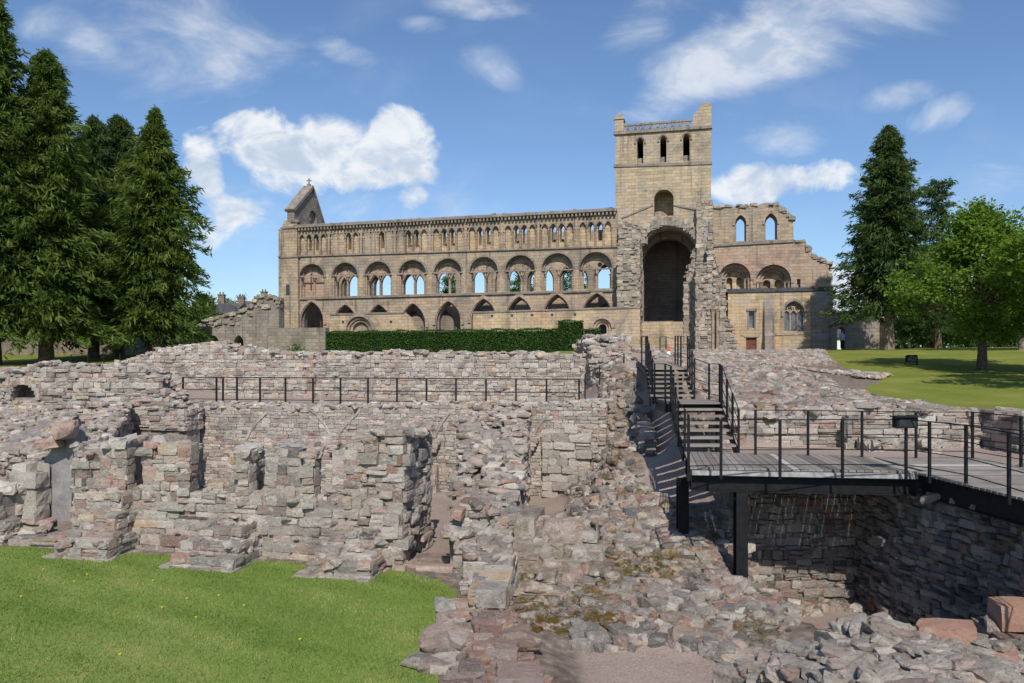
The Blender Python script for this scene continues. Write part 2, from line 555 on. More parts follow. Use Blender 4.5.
# stone templates: a block surface on an n-lattice, worn round at the edges and broken by noise
def make_templates(k, e, warp, jit, n=4):
    idx = {}; pts = []
    g = np.linspace(-1, 1, n)
    for i in range(n):
        for j in range(n):
            for l in range(n):
                if 0 in (i, j, l) or n - 1 in (i, j, l):
                    idx[(i, j, l)] = len(pts); pts.append((g[i], g[j], g[l]))
    faces = []
    for ax in range(3):
        for side in (0, n - 1):
            for a in range(n - 1):
                for b in range(n - 1):
                    q = []
                    for da, db in ((0, 0), (1, 0), (1, 1), (0, 1)):
                        c = [0, 0, 0]; c[ax] = side
                        o1, o2 = [x for x in range(3) if x != ax]
                        c[o1] = a + da; c[o2] = b + db
                        q.append(idx[tuple(c)])
                    flip = (side == 0) ^ (ax == 1)
                    faces.append(q[::-1] if flip else q)
    base = np.array(pts, float)
    out = []
    for _ in range(k):
        ee = e * rng.uniform(.7, 1.4)
        p = base / (np.abs(base) ** ee).sum(1, keepdims=True) ** (1 / ee)
        c8 = rng.normal(0, warp, (2, 2, 2, 3))
        t = (base + 1) / 2
        w = 0
        for i in (0, 1):
            for j in (0, 1):
                for l in (0, 1):
                    f = (t[:, 0] if i else 1 - t[:, 0]) * (t[:, 1] if j else 1 - t[:, 1]) * (t[:, 2] if l else 1 - t[:, 2])
                    w = w + f[:, None] * c8[i, j, l]
        p = p + w + rng.normal(0, jit, p.shape)
        out.append(p * 0.52)
    return np.array(out), np.array(faces, int)


T_ROUGH, TF = make_templates(64, 5.0, 0.23, 0.05)
T_BLOCK, _ = make_templates(64, 15.0, 0.050, 0.026)
BOX8 = np.array([(-.5, -.5, -.5), (.5, -.5, -.5), (.5, .5, -.5), (-.5, .5, -.5), (-.5, -.5, .5), (.5, -.5, .5), (.5, .5, .5), (-.5, .5, .5)])
T_BOX = BOX8[None] + rng.normal(0, 0.05, (24, 8, 3))


def rot_z(a):
    c, s = np.cos(a), np.sin(a)
    z = np.zeros_like(c); o = np.ones_like(c)
    return np.stack([np.stack([c, -s, z], -1), np.stack([s, c, z], -1), np.stack([z, z, o], -1)], -2)


def rot_small(n, amt):
    a = rng.normal(0, amt, (n, 3))
    M = np.tile(np.eye(3), (n, 1, 1))
    M[:, 0, 1] -= a[:, 2]; M[:, 1, 0] += a[:, 2]
    M[:, 0, 2] += a[:, 1]; M[:, 2, 0] -= a[:, 1]
    M[:, 1, 2] -= a[:, 0]; M[:, 2, 1] += a[:, 0]
    return M


def add_stones(mb, C, S, yaw, tilt=0.04, temp='block', pal=None, moss=None):
    C = np.asarray(C, float).reshape(-1, 3); n = len(C)
    if n == 0:
        return
    S = np.asarray(S, float).reshape(-1, 3)
    T, fc = {'block': (T_BLOCK, TF), 'rough': (T_ROUGH, TF), 'box': (T_BOX, BOXF)}[temp]
    t = T[rng.integers(0, len(T), n)]
    M = rot_z(np.broadcast_to(np.asarray(yaw, float), (n,))) @ rot_small(n, tilt)
    V = np.einsum('nij,nkj->nki', M, t * S[:, None, :]) + C[:, None, :]
    k = t.shape[1]
    r = pal(n) if pal else rng.uniform(0, 1, n)
    g = rng.uniform(0, 1, n)
    b = np.zeros(n) if moss is None else np.clip(moss(C), 0, 1)
    tint = np.repeat(np.stack([r, g, b], 1), k, axis=0)
    Fc = (fc[None] + (np.arange(n) * k)[:, None, None]).reshape(-1, fc.shape[1])
    mb.raw(V.reshape(-1, 3), Fc, tint)


def pal_mix(weights):
    """weights: list of (centre, spread, weight)"""
    w = np.array([x[2] for x in weights], float); w /= w.sum()
    cs = np.array([x[0] for x in weights]); sp = np.array([x[1] for x in weights])

    def f(n):
        i = rng.choice(len(w), n, p=w)
        return np.clip(rng.normal(cs[i], sp[i]), 0, 1)
    return f


PAL_RUIN = pal_mix([(0.20, 0.06, 1.6), (0.40, 0.06, 3.2), (0.54, 0.05, 3.2), (0.66, 0.05, 2.0), (0.79, 0.03, 0.7), (0.97, 0.03, 0.9), (0.05, .05, .35)])
PAL_PALE = pal_mix([(0.22, 0.05, 0.8), (0.40, 0.05, 4), (0.54, 0.05, 2.6), (0.66, 0.04, 0.8), (0.96, 0.03, 1.4)])
PAL_RED = pal_mix([(0.40, 0.06, 2.4), (0.54, 0.05, 2.8), (0.66, 0.05, 2.6), (0.77, 0.04, 1.2), (0.2, 0.05, 1.3), (0.96, 0.03, 0.9)])
PAL_HILL = pal_mix([(0.06, 0.05, 0.9), (0.19, 0.06, 2.2), (0.38, 0.06, 2.4), (0.54, 0.05, 2.0), (0.67, 0.05, 1.8), (0.79, 0.03, 1.1), (0.89, .03, .6), (0.97, 0.03, 0.9)])
PAL_SLAB = pal_mix([(0.60, 0.04, 2), (0.68, 0.04, 3), (0.77, 0.04, 2.4), (0.3, 0.06, .6), (.97, .03, .3)])
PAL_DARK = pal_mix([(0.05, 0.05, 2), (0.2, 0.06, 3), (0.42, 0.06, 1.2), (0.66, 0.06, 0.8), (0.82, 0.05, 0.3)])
PAL_ABBEY = pal_mix([(0.20, 0.06, 1.6), (0.34, 0.05, 3.4), (0.46, 0.04, 1.6), (0.91, 0.03, 1.8), (0.6, 0.04, 0.4), (.97, .03, .8)])


def in_poly(x, y, poly):
    x = np.asarray(x); y = np.asarray(y)
    r = np.zeros(x.shape, bool)
    j = len(poly) - 1
    for i in range(len(poly)):
        xi, yi = poly[i][:2]; xj, yj = poly[j][:2]
        with np.errstate(divide='ignore', invalid='ignore'):
            c = ((yi > y) != (yj > y)) & (x < (xj - xi) * (y - yi) / (yj - yi + 1e-12) + xi)
        r ^= c
        j = i
    return r


def masonry(mb, core, poly, z0, ztop, course=(0.16, 0.28), length=(0.22, 0.6), depth=0.28, rough=0.035, gap=0.010, temp='block',
            pal=PAL_RUIN, faces=None, skip=None, top=10.0, tsize=(0.18, 0.45), tilt=0.03, moss=None, split=0.25, inset=0.09, ragged=0.5):
    """a wall on footprint poly (CCW), real stones on the chosen faces and the top, a mortar core behind them"""
    zt = ztop if callable(ztop) else (lambda x, y: np.full(np.shape(x), float(ztop)))
    zb = z0 if callable(z0) else (lambda x, y: np.full(np.shape(x), float(z0)))
    P_ = [np.array(p[:2], float) for p in poly]
    n = len(P_)
    for i in range(n):
        if faces is not None and i not in faces:
            continue
        a, b = P_[i], P_[(i + 1) % n]
        d = b - a; L = np.linalg.norm(d); d = d / L
        nrm = np.array([d[1], -d[0]])
        ss = np.linspace(0, L, max(2, int(L / 0.5) + 1))
        pts = a + d * ss[:, None]
        zmax = float(np.max(zt(pts[:, 0], pts[:, 1]))); zmin = float(np.min(zb(pts[:, 0], pts[:, 1])))
        z = zmin
        C = []; S = []
        while z < zmax:
            h = random.uniform(*course)
            s = -random.uniform(0, 0.1)
            while s < L:
                l = random.uniform(*length)
                if s + l > L - 0.12:
                    l = L - s + random.uniform(-0.01, 0.03)
                if random.random() < split and h > 0.13:
                    k = random.uniform(0.35, 0.65)
                    cells = [(s, l, z, h * k), (s, l, z + h * k, h * (1 - k))]
                elif random.random() < split * 0.6 and l > 0.3:
                    k = random.uniform(0.35, 0.65)
                    cells = [(s, l * k, z, h), (s + l * k, l * (1 - k), z, h)]
                else:
                    cells = [(s, l, z, h)]
                for (s_, l_, z_, h_) in cells:
                    C.append((s_ + l_ / 2, z_ + h_ / 2)); S.append((l_, h_))
                s += l
            z += h
        if not C:
            continue
        C = np.array(C); S = np.array(S)
        X = a[0] + d[0] * C[:, 0]; Y = a[1] + d[1] * C[:, 0]
        keep = (C[:, 1] + S[:, 1] * (0.5 - ragged * rng.uniform(0, 1, len(C))) < zt(X, Y)) & (C[:, 1] + S[:, 1] * 0.5 > zb(X, Y) - 0.05)
        if skip is not None:
            keep &= ~np.array([skip(i, c[0], c[1]) for c in C])
        C, S, X, Y = C[keep], S[keep], X[keep], Y[keep]
        m = len(C)
        dp = depth * rng.uniform(0.8, 1.2, m)
        off = -dp / 2 + rng.normal(0, rough, m)
        ctr = np.stack([X + nrm[0] * off, Y + nrm[1] * off, C[:, 1]], 1)
        siz = np.stack([S[:, 0] - gap * rng.uniform(.4, 1.6, m), dp, S[:, 1] - gap * rng.uniform(.4, 1.6, m)], 1)
        add_stones(mb, ctr, np.maximum(siz, 0.03), math.atan2(d[1], d[0]), tilt, temp, pal, moss)
    # core
    ctr = np.mean(P_, axis=0)
    ring = []; inr = []
    for i in range(n):
        a, b, z_ = P_[i], P_[(i + 1) % n], P_[i - 1]
        L = np.linalg.norm(b - a)
        d1 = (b - a) / L; d0 = (a - z_) / np.linalg.norm(a - z_)
        n1 = np.array([-d1[1], d1[0]]); n0 = np.array([-d0[1], d0[0]])
        for j, t in enumerate(np.linspace(0, 1, max(2, int(L / 0.4) + 1))[:-1]):
            p = a + (b - a) * t
            ring.append(p)
            inr.append(p + inset * ((n1 + n0) / max(.4, 1 + n0 @ n1) if j == 0 else n1))
    ring = np.array(ring)
    ins = np.array(inr)
    k = len(ins)
    top_z = zt(ins[:, 0], ins[:, 1]) - 0.06
    bot_z = zb(ins[:, 0], ins[:, 1]) - 0.2
    v = np.vstack([np.c_[ins, bot_z], np.c_[ins, np.maximum(top_z, bot_z + .01)]])
    q = [(i, (i + 1) % k, k + (i + 1) % k, k + i) for i in range(k)]
    if core is not None:
        core.raw(v, q)
        tris = tessellate_polygon([[Vector((p[0], p[1], 0)) for p in ins]])
        if len(tris):
            core.raw(v[k:], [tuple(t) for t in tris])
    # stones on top
    if top:
        lo, hi = ring.min(0), ring.max(0)
        N = int((hi - lo).prod() * top) + 1
        x = rng.uniform(lo[0], hi[0], N); y = rng.uniform(lo[1], hi[1], N)
        kp = in_poly(x, y, P_)
        x, y = x[kp], y[kp]
        m = len(x)
        sz = rng.uniform(tsize[0], tsize[1], m)
        S = np.stack([sz * rng.uniform(.8, 1.4, m), sz * rng.uniform(.6, 1.1, m), sz * rng.uniform(.3, .55, m)], 1)
        C = np.stack([x, y, zt(x, y) - 0.03 + rng.normal(0, 0.035, m)], 1)
        add_stones(mb, C, S, rng.uniform(0, 6.28, m), 0.16, 'rough' if temp != 'box' else 'box', pal, moss)


def ruin(name, label, cat, parts, mat='rubble_stone', group=None, extra=None):
    """a top-level wall: the stones are the thing's own mesh, the mortar core its child"""
    mb, co = MB(), MB()
    for kw in parts:
        masonry(mb, co, **kw)
    if extra:
        extra(mb, co)
    o = mb.build(name, mat)
    tag(o, label, cat, group)
    co.build('core', 'mortar', o)
    return o


def Px(px, py, Y):
    return ((px - 512) / F * Y, Y, (HY - py) / F * Y)


# arches as outlines
def arch(x0, x1, sill, spring, rise, seg=10, base=True):
    a = (x1 - x0) / 2; cx = (x0 + x1) / 2
    pts = []
    if rise <= a * 1.02:                    # round or segmental
        rr = (a * a + rise * rise) / (2 * rise); cy = spring + rise - rr
        t0 = math.asin(min(1, a / rr))
        for i in range(2 * seg + 1):
            t = t0 - 2 * t0 * i / (2 * seg)
            pts.append((cx + rr * math.sin(t), cy + rr * math.cos(t)))
    else:
        rr = (a * a + rise * rise) / (2 * a)
        t1 = math.asin(rise / rr)
        for i in range(seg + 1):
            t = t1 * i / seg
            pts.append((x1 - rr + rr * math.cos(t), spring + rr * math.sin(t)))
        for i in range(seg - 1, -1, -1):
            t = t1 * i / seg
            pts.append((x0 + rr - rr * math.cos(t), spring + rr * math.sin(t)))
    if base and sill < spring - 0.01:
        return [(x0, sill), (x1, sill)] + pts
    return pts


def ring(x0, x1, spring, rise, w, leg=0.0, seg=10):
    """band of width w around an arch head, open below; leg carries it down past the springing"""
    inn = arch(x0, x1, 0, spring, rise, seg, False)
    a = (x1 - x0) / 2
    out = arch(x0 - w, x1 + w, 0, spring, rise * (a + w) / a if rise <= a * 1.02 else rise + w * 1.25, seg, False)
    if leg:
        inn = [(x1, spring - leg)] + inn + [(x0, spring - leg)]
        out = [(x1 + w, spring - leg)] + out + [(x0 - w, spring - leg)]
    return out + inn[::-1]

# ------------------------------------------------------------------ terrain
RA = R(12.0)
RO = np.array([-5.8, 18.4])
RE = np.array([math.cos(RA), -math.sin(RA)])
RN = np.array([math.sin(RA), math.cos(RA)])


def Rp(s, t):
    p = RO + RE * s + RN * t
    return (float(p[0]), float(p[1]))


def st(x, y):
    dx, dy = np.asarray(x) - RO[0], np.asarray(y) - RO[1]
    return dx * RE[0] + dy * RE[1], dx * RN[0] + dy * RN[1]


def sAt(px, t):
    q = (px - 512) / F
    return (q * (RO[1] + t * RN[1]) - RO[0] - t * RN[0]) / (RE[0] - q * RE[1])


def zAt(px, py, t):
    s = sAt(px, t)
    return (HY - py) / F * Rp(s, t)[1]


LAWN = -4.7
CTRL = np.array([
    # x, y, z  (right half of the site, heights relative to the eye)
    (-0.5, 8, -4.75), (-0.5, 12, -4.75), (-0.5, 16, -4.7), (-0.3, 20, -4.65), (0, 24, -4.62), (0, 27.5, -4.6),
    (1.5, 8, -5.0), (1.5, 11.5, -5.0), (1.5, 13.2, -5.0), (3.6, 11.5, -5.0), (3.2, 13.0, -5.0), (4.2, 12.2, -5.0), (4.5, 9, -5.0),
    (1.0, 15, -4.68), (0.9, 14.2, -4.8), (2.2, 14.3, -4.6), (3.4, 14.6, -4.55), (4.4, 15.2, -4.35), (5.2, 15.6, -4.75), (4.4, 13.7, -4.95),
    (1.2, 17.5, -4.5), (2.2, 17.0, -4.2), (3.2, 17.0, -3.95), (4.1, 17.0, -3.9), (4.8, 17.2, -4.0),
    (1.3, 20, -4.58), (2.0, 20, -4.4), (2.6, 19.5, -3.7), (3.15, 19.3, -3.1), (3.55, 20.2, -3.65), (4.2, 20.5, -3.9), (4.2, 18.6, -3.8), (5.0, 20.0, -3.5),
    (1.5, 24, -4.6), (2.1, 23.5, -4.45), (2.65, 23.5, -3.6), (3.2, 23.5, -2.6), (3.7, 23.5, -2.45), (4.0, 23.5, -3.2), (4.6, 23.8, -3.2), (5.3, 23.5, -1.6),
    (1.4, 26.8, -4.6), (2.3, 26.8, -4.5), (2.85, 26.8, -3.0), (3.4, 27, -1.5), (4.0, 27, -1.3), (4.25, 26.2, -2.4), (4.7, 26.2, -2.0), (5.4, 26, -0.8),
    (3.2, 29, -1.7), (4.1, 29, -0.8), (4.9, 29, -0.4), (5.8, 29, -0.4), (4.3, 31.5, 0.1), (5.4, 32, -0.12), (6.0, 34, 0.0), (4.0, 34.5, 0.6),
    (6.5, 36, 0.25), (6.5, 42, 0.45), (7, 50, 0.6), (8, 62, 0.75), (4, 45, 0.45), (4, 60, 0.7), (4, 80, 0.9), (20, 80, 0.9), (30, 85, 1.0), (45, 90, 1.2),
    (6.6, 21.2, -1.75), (6.5, 24, -1.3), (7.0, 28, -0.75), (8.0, 34, -0.1), (9.5, 42, 0.25), (11, 48, 0.4),
    (9, 21.2, -1.5), (9.5, 24, -1.35), (10.5, 28, -1.05), (12, 34, -0.5), (14, 40, -0.35), (17, 40, -0.85), (14.0, 34, -0.75), (15, 46, 0.1), (16, 52, 0.4),
    (12, 21.5, -1.45), (13, 25, -1.35), (14.5, 28.5, -1.25), (18, 30, -1.2), (17.5, 34, -1.0), (21, 36, -0.75),
    (22, 46, -0.3), (26, 41, -0.6), (21, 56, 0.25), (27, 60, 0.7), (36, 56, 0.7), (45, 60, 1.0), (27, 72, 0.95),
    (16, 21, -1.6), (14, 15, -1.9), (20, 15, -1.7), (26, 26, -1.2), (40, 30, -0.8), (40, 10, -1.5), (13, 8, -2.3), (60, 60, 1.2), (80, 20, -.5), (60, 110, 1.4), (10, 110, 1.2),
], float)


def _rbf():
    n = len(CTRL)
    d = np.linalg.norm(CTRL[:, None, :2] - CTRL[None, :, :2], axis=2)
    A = np.zeros((n + 3, n + 3))
    A[:n, :n] = d; A[:n, n] = 1; A[:n, n + 1:] = CTRL[:, :2]
    A[n, :n] = 1; A[n + 1:, :n] = CTRL[:, :2].T
    return np.linalg.solve(A, np.r_[CTRL[:, 2], 0, 0, 0])


RBF = _rbf()


def sstep(x, a, b):
    t = np.clip((x - a) / (b - a), 0, 1)
    return t * t * (3 - 2 * t)


PIT = [(5.15, 14.9), (5.5, 13.6), (8.4, 12.0), (9.3, 11.0), (9.3, 17.5), (5.5, 17.5), (5.1, 16.6)]
APRON = [(5.0, 17.4), (11.5, 17.0), (14, 17), (14, 20.9), (5.6, 20.9)]


def H(x, y):
    x = np.asarray(x, float); y = np.asarray(y, float)
    shp = x.shape
    x = x.ravel(); y = y.ravel()
    n = len(CTRL)
    right = np.empty(len(x))
    for i in range(0, len(x), 20000):
        sl = slice(i, i + 20000)
        d = np.sqrt((x[sl, None] - CTRL[None, :, 0]) ** 2 + (y[sl, None] - CTRL[None, :, 1]) ** 2)
        right[sl] = d @ RBF[:n] + RBF[n] + RBF[n + 1] * x[sl] + RBF[n + 2] * y[sl]
    far = sstep(np.hypot(x, y - 30), 75, 120)
    right = right * (1 - far) + 1.2 * far
    right = np.where(in_poly(x, y, APRON), -2.35, right)
    right = np.where(in_poly(x, y, PIT), -5.5, right)
    s, t = st(x, y)
    walk = -1.76 + np.clip(-(s + 10.5) / 7, 0, 1) * 1.25
    up = 0.12 + np.clip((t - 16) / 45, 0, 1) * 0.75 - 0.72 * np.clip((-s - 9.5) / 4, 0, 1) * np.clip(1 - (t - 16) / 24, 0, 1)
    front = LAWN + np.clip((-s - 11) / 5, 0, 1) * sstep(t, 3, 8) * 2.4
    left = np.where(t < 10.0, front, np.where(t < 16.2, walk, up))
    edge = np.where(y < 27.8, 0.6, 3.2)
    w = sstep(x, edge - 0.45, edge + 0.45)
    out = left * (1 - w) + right * w
    far2 = sstep(np.hypot(x, y - 30), 110, 300)
    out = out + far2 * (-2.0)
    return out.reshape(shp)


def h1(x, y):
    return float(H(np.array([x]), np.array([y]))[0])


LAWN_EDGE = [(-60, 4), (-1.35, 4), (-1.2, 9), (-1.1, 11.2), (-1.55, 12.6), (-1.0, 14.0), (-1.2, 15.6), (-1.6, 16.4), (-2.6, 17.3), (-60, 29)]
UPPER_LAWN = [(12.5, 23.5), (12.2, 25), (12.6, 28), (15.8, 33), (17.8, 37.0), (18.9, 41), (19.0, 44.5), (21.0, 50), (26.5, 66), (33, 84), (60, 120), (120, 120), (120, -10), (30, -10), (22, 20), (15.5, 22.5)]
BACK_LAWN = [(-80, 42), (-18, 38), (-9, 35.6), (-6.0, 34.6), (3.3, 32.6), (3.4, 40), (6, 60), (5, 72), (-60, 90), (-120, 90)]


def build_ground():
    def axis(lo, hi, step, grow, far0, far1):
        a = list(np.arange(lo, hi + 1e-6, step))
        s_ = step
        while a[-1] < far1:
            s_ *= grow; a.append(a[-1] + s_)
        s_ = step; b = [lo]
        while b[-1] > far0:
            s_ *= grow; b.append(b[-1] - s_)
        return np.array(b[1:][::-1] + a)
    xs = axis(-17, 20, 0.2, 1.12, -900, 900)
    ys = axis(8, 42, 0.2, 1.10, -200, 1500)
    X, Y = np.meshgrid(xs, ys)
    Z = H(X, Y)
    ny, nx = X.shape
    jit = rng.normal(0, 0.012, Z.shape)
    s, t = st(X, Y)
    lawn = in_poly(X, Y, LAWN_EDGE) & (t < 0.3)
    up = in_poly(X, Y, UPPER_LAWN)
    back = in_poly(X, Y, BACK_LAWN)
    far = np.hypot(X, Y - 30) > 95
    g = (lawn | up | back | far).astype(float)
    Z = Z + np.where(lawn, 0.0, jit)
    gravel = ((t > 0.5) & (t < 9.6) & (X < 1.7)) | ((t > 9.9) & (t < 15.9) & (X < 3.4))
    gravel |= in_poly(X, Y, [(1.0, 8), (1.0, 13.4), (3.4, 13.5), (4.3, 12.6), (5.0, 8)]) | in_poly(X, Y, PIT) | in_poly(X, Y, APRON)
    gravel |= in_poly(X, Y, [(3.5, 19.3), (5, 19.3), (5, 27), (4.1, 27), (3.8, 22)])
    gravel |= in_poly(X, Y, [(4.8, 27), (6.0, 27), (8, 60), (20, 62), (20, 90), (4, 80), (4.2, 33)])
    gravel |= in_poly(X, Y, [(13.6, 36), (17.2, 37.5), (18, 41), (14.5, 42)])
    dry = np.where(up | back, 0.8, 0.2)
    dry = np.where(back & (X < -14), 0.9, dry)
    tint = np.stack([g, gravel.astype(float), dry], -1).reshape(-1, 3)
    idx = np.arange(ny * nx).reshape(ny, nx)
    q = np.stack([idx[:-1, :-1], idx[:-1, 1:], idx[1:, 1:], idx[1:, :-1]], -1).reshape(-1, 4)
    mb = MB()
    mb.raw(np.stack([X, Y, Z], -1).reshape(-1, 3), q, tint)
    tag(mb.build('ground', 'ground_cover', smooth=True), kind='structure')


build_ground()


def build_lawn_blades():
    n = 190000
    x = rng.uniform(-16, -0.6, n); y = rng.uniform(10.2, 22, n)
    s, t = st(x, y)
    e = rng.normal(0, .07, n)
    k = in_poly(x + e, y + e * .5, LAWN_EDGE) & (t < 0.1)
    x, y = x[k], y[k]
    n = len(x)
    h = rng.uniform(0.018, 0.05, n); a = rng.uniform(0, 6.28, n); w = rng.uniform(0.006, 0.014, n)
    dx, dy = np.cos(a) * w, np.sin(a) * w
    lx, ly = rng.normal(0, 0.02, n), rng.normal(0, 0.02, n)
    z = np.full(n, LAWN - 0.004)
    V = np.stack([np.stack([x - dx, y - dy, z], 1), np.stack([x + dx, y + dy, z], 1), np.stack([x + lx, y + ly, z + h], 1)], 1)
    patch = np.full(n, .5)
    for q in range(9):
        a_ = rng.uniform(.3, 1.1); f_ = rng.uniform(.7, 5.0)
        patch = patch + .5 / (1.5 + f_ * .5) * np.sin((x * math.cos(a_) * 1.0 + y * math.sin(a_) * 2.2) * f_ + rng.uniform(0, 6) + 1.2 * np.sin(x * .6 + q))
    tint = np.repeat(np.stack([np.clip(rng.normal(0.42, .17, n) + .62 * (patch - .5), 0, 1), rng.uniform(0, 1, n), np.zeros(n)], 1), 3, axis=0)
    mb = MB()
    mb.raw(V.reshape(-1, 3), np.arange(3 * n).reshape(n, 3), tint)
    tag(mb.build('grass', 'grass_blade'), 'short mown bright green grass of the sunken lawn', 'grass', kind='stuff')
    # dandelions
    mb = MB()
    for (px, py) in [(21, 597), (74, 582), (43, 570), (162, 608), (187, 599), (196, 618), (219, 596), (153, 581), (87, 575), (244, 606), (300, 640), (120, 655)]:
        Y = 4.68 * F / (py - HY)
        p = Px(px, py, Y)
        mb.tube([(p[0], p[1], LAWN - 0.01), (p[0], p[1], LAWN + 0.03)], [0.004, 0.004], 5, (0.2, .5, 0))
        mb.tube([(p[0], p[1], LAWN + 0.028), (p[0], p[1], LAWN + 0.045)], [0.018, 0.024], 7, (0.5, .5, 0))
    tag(mb.build('dandelion_flowers', 'dandelion'), 'tiny yellow dandelions dotted over the mown lawn', 'flowers', kind='stuff')


build_lawn_blades()

# ------------------------------------------------------------------ ruined ranges


def foot(px0, px1, t0, t1):
    s0, s1 = sAt(px0, t0), sAt(px1, t0)
    return [Rp(s0, t0), Rp(s1, t0), Rp(s1, t1), Rp(s0, t1)]


def prof(pts, t, wob=0.0):
    """top height along s from (px, py) pairs seen on the plane t"""
    S = np.array([sAt(a, t) for a, b in pts]); Z = np.array([zAt(a, b, t) for a, b in pts])
    ph = rng.uniform(0, 6, 3)

    def f(x, y):
        s, _ = st(x, y)
        z = np.interp(s, S, Z)
        if wob:
            z = z + wob * (np.sin(s * 2.1 + ph[0]) * .5 + np.sin(s * 5.3 + ph[1]) * .35 + np.sin(s * 11 + ph[2]) * .25)
        return z
    return f


# sunken front wall, its stub piers and buttresses
def front_wall():
    mb, co = MB(), MB()
    t0 = 0.0
    masonry(mb, co, foot(88, 392, 0, 1.3), LAWN - .1, prof([(88, 492), (150, 492), (240, 495), (320, 499), (392, 502)], 0, .03),
            course=(0.15, 0.27), length=(0.25, 0.8), depth=0.3, rough=0.018, tilt=.02, gap=.007, pal=PAL_PALE, top=14, tsize=(.12, .36), split=0.15)
    # plinth course standing proud
    masonry(mb, co, foot(105, 385, -0.18, 0.1), LAWN - .1, lambda x, y: np.full(np.shape(x), -4.22), course=(0.22, 0.26), length=(0.5, 1.2), depth=0.25,
            rough=0.02, pal=PAL_RED, top=3, split=0.05, faces=[0], tsize=(.1, .2))
    masonry(mb, co, foot(100, 388, -0.08, 0.1), LAWN - .1, lambda x, y: np.full(np.shape(x), -3.78), course=(0.2, 0.25), length=(0.4, 1.0), depth=0.25,
            rough=0.03, pal=PAL_PALE, top=2, split=0.08, faces=[0], tsize=(.1, .2))
    o = mb.build('ruined_front_wall', 'ashlar_stone')
    tag(o, 'long low grey wall with plinth and buttresses along the edge of the sunken lawn', 'ruined wall')
    co.build('core', 'mortar', o)
    stubs = [('window_pier', 100, 127, 442, 0.0, 1.3, PAL_RUIN, .1), ('window_pier', 143, 190, 444, 0.0, 1.25, PAL_RED, .08),
             ('window_pier', 231, 249, 452, 0.0, 1.2, PAL_PALE, .03), ('window_pier', 266, 314, 450, 0.0, 1.2, PAL_RUIN, .1)]
    for nm, a, b, top, ta, tb, pal, wob in stubs:
        mb, co = MB(), MB()
        fp = foot(a, b, ta, tb)
        cut = .43
        fp[2] = (fp[2][0] - cut, fp[2][1])
        masonry(mb, co, fp, -3.5, prof([(a, top + 3), ((a + b) / 2, top - 2), (b, top + 2)], 0, wob), course=(0.15, 0.30),
                length=(0.22, 0.65), depth=0.3, rough=0.012, tilt=0.015, gap=.006, pal=pal, top=9, split=0.1)
        p = mb.build(nm, 'ashlar_stone', o)
        co.build('core', 'mortar', p)
    # loose masonry left standing low between the piers
    mb, co = MB(), MB()
    for a, b, top in [(206, 231, 482), (322, 346, 490)]:
        masonry(mb, co, foot(a, b, 0.35, 1.15), -3.5, prof([(a, top + 4), (b, top - 4)], .35, .06), course=(.12, .22), length=(.2, .45), pal=PAL_PALE, top=14, rough=.06)
    p = mb.build('broken_sill', 'rubble_stone', o); co.build('core', 'mortar', p)
    # buttresses with stepped bases
    for a, b, yb, tt in [(58, 108, 563, -1.15), (172, 235, 571, -1.35), (307, 371, 578, -1.35)]:
        mb, co = MB(), MB()
        tw = tt
        for k, (ins, zt_, pal) in enumerate([(0.0, -4.3, PAL_RED), (0.13, -4.05, PAL_PALE), (0.3, -3.72, PAL_RUIN), (0.5, -3.3, PAL_PALE)] if a < 100 else [(0.0, -4.36, PAL_RED), (0.14, -4.16, PAL_PALE), (0.42, -3.88, PAL_RUIN)]):
            s0, s1 = sAt(a, tw), sAt(b, tw)
            fp = [Rp(s0 + ins * .6, tw + ins * 1.6), Rp(s1 - ins * .5, tw + ins * 1.6), Rp(s1 - ins * .5, 0.05), Rp(s0 + ins * .6, 0.05)]
            masonry(mb, co, fp, LAWN - .1 if k == 0 else zt_ - 0.55, zt_, course=(0.13, 0.22), length=(0.3, 0.9), depth=0.3, rough=0.015, tilt=.02, gap=.006, pal=pal, top=9, tsize=(.12, .34), faces=[0, 1, 3], split=.12)
        s0, s1 = sAt(a, tw), sAt(b, tw)
        # grey kerb slab the base stands on
        fp = [Rp(s0 - .28, tw - .12), Rp(s1 + .05, tw - .12), Rp(s1 + .05, 0), Rp(s0 - .28, 0)]
        masonry(mb, co, fp, LAWN - .15, LAWN + .035, course=(.18, .2), length=(.5, .9), depth=.3, pal=PAL_RED, top=0)
        p = mb.build('buttress', 'ashlar_stone', o)
        co.build('core', 'mortar', p)


front_wall()

# tall rubble pier at the end of the front wall
ruin('rubble_pier', 'tall rough rubble pier with projecting stones ending the low lawn wall', 'ruined pier', [
    dict(poly=foot(348, 404, -0.15, 1.7), z0=LAWN - .1, ztop=prof([(348, 452), (362, 440), (380, 432), (395, 426), (404, 432)], 0, .06), course=(.12, .27),
         length=(.16, .52), depth=.4, rough=.06, pal=PAL_RUIN, top=24, tsize=(.12, .4), tilt=.05),
    dict(poly=foot(371, 402, -0.5, -.1), z0=LAWN - .1, ztop=prof([(371, 545), (402, 512)], -.5, .05), course=(.2, .35), length=(.3, .7), depth=.35, rough=.06, pal=PAL_PALE, top=10)])

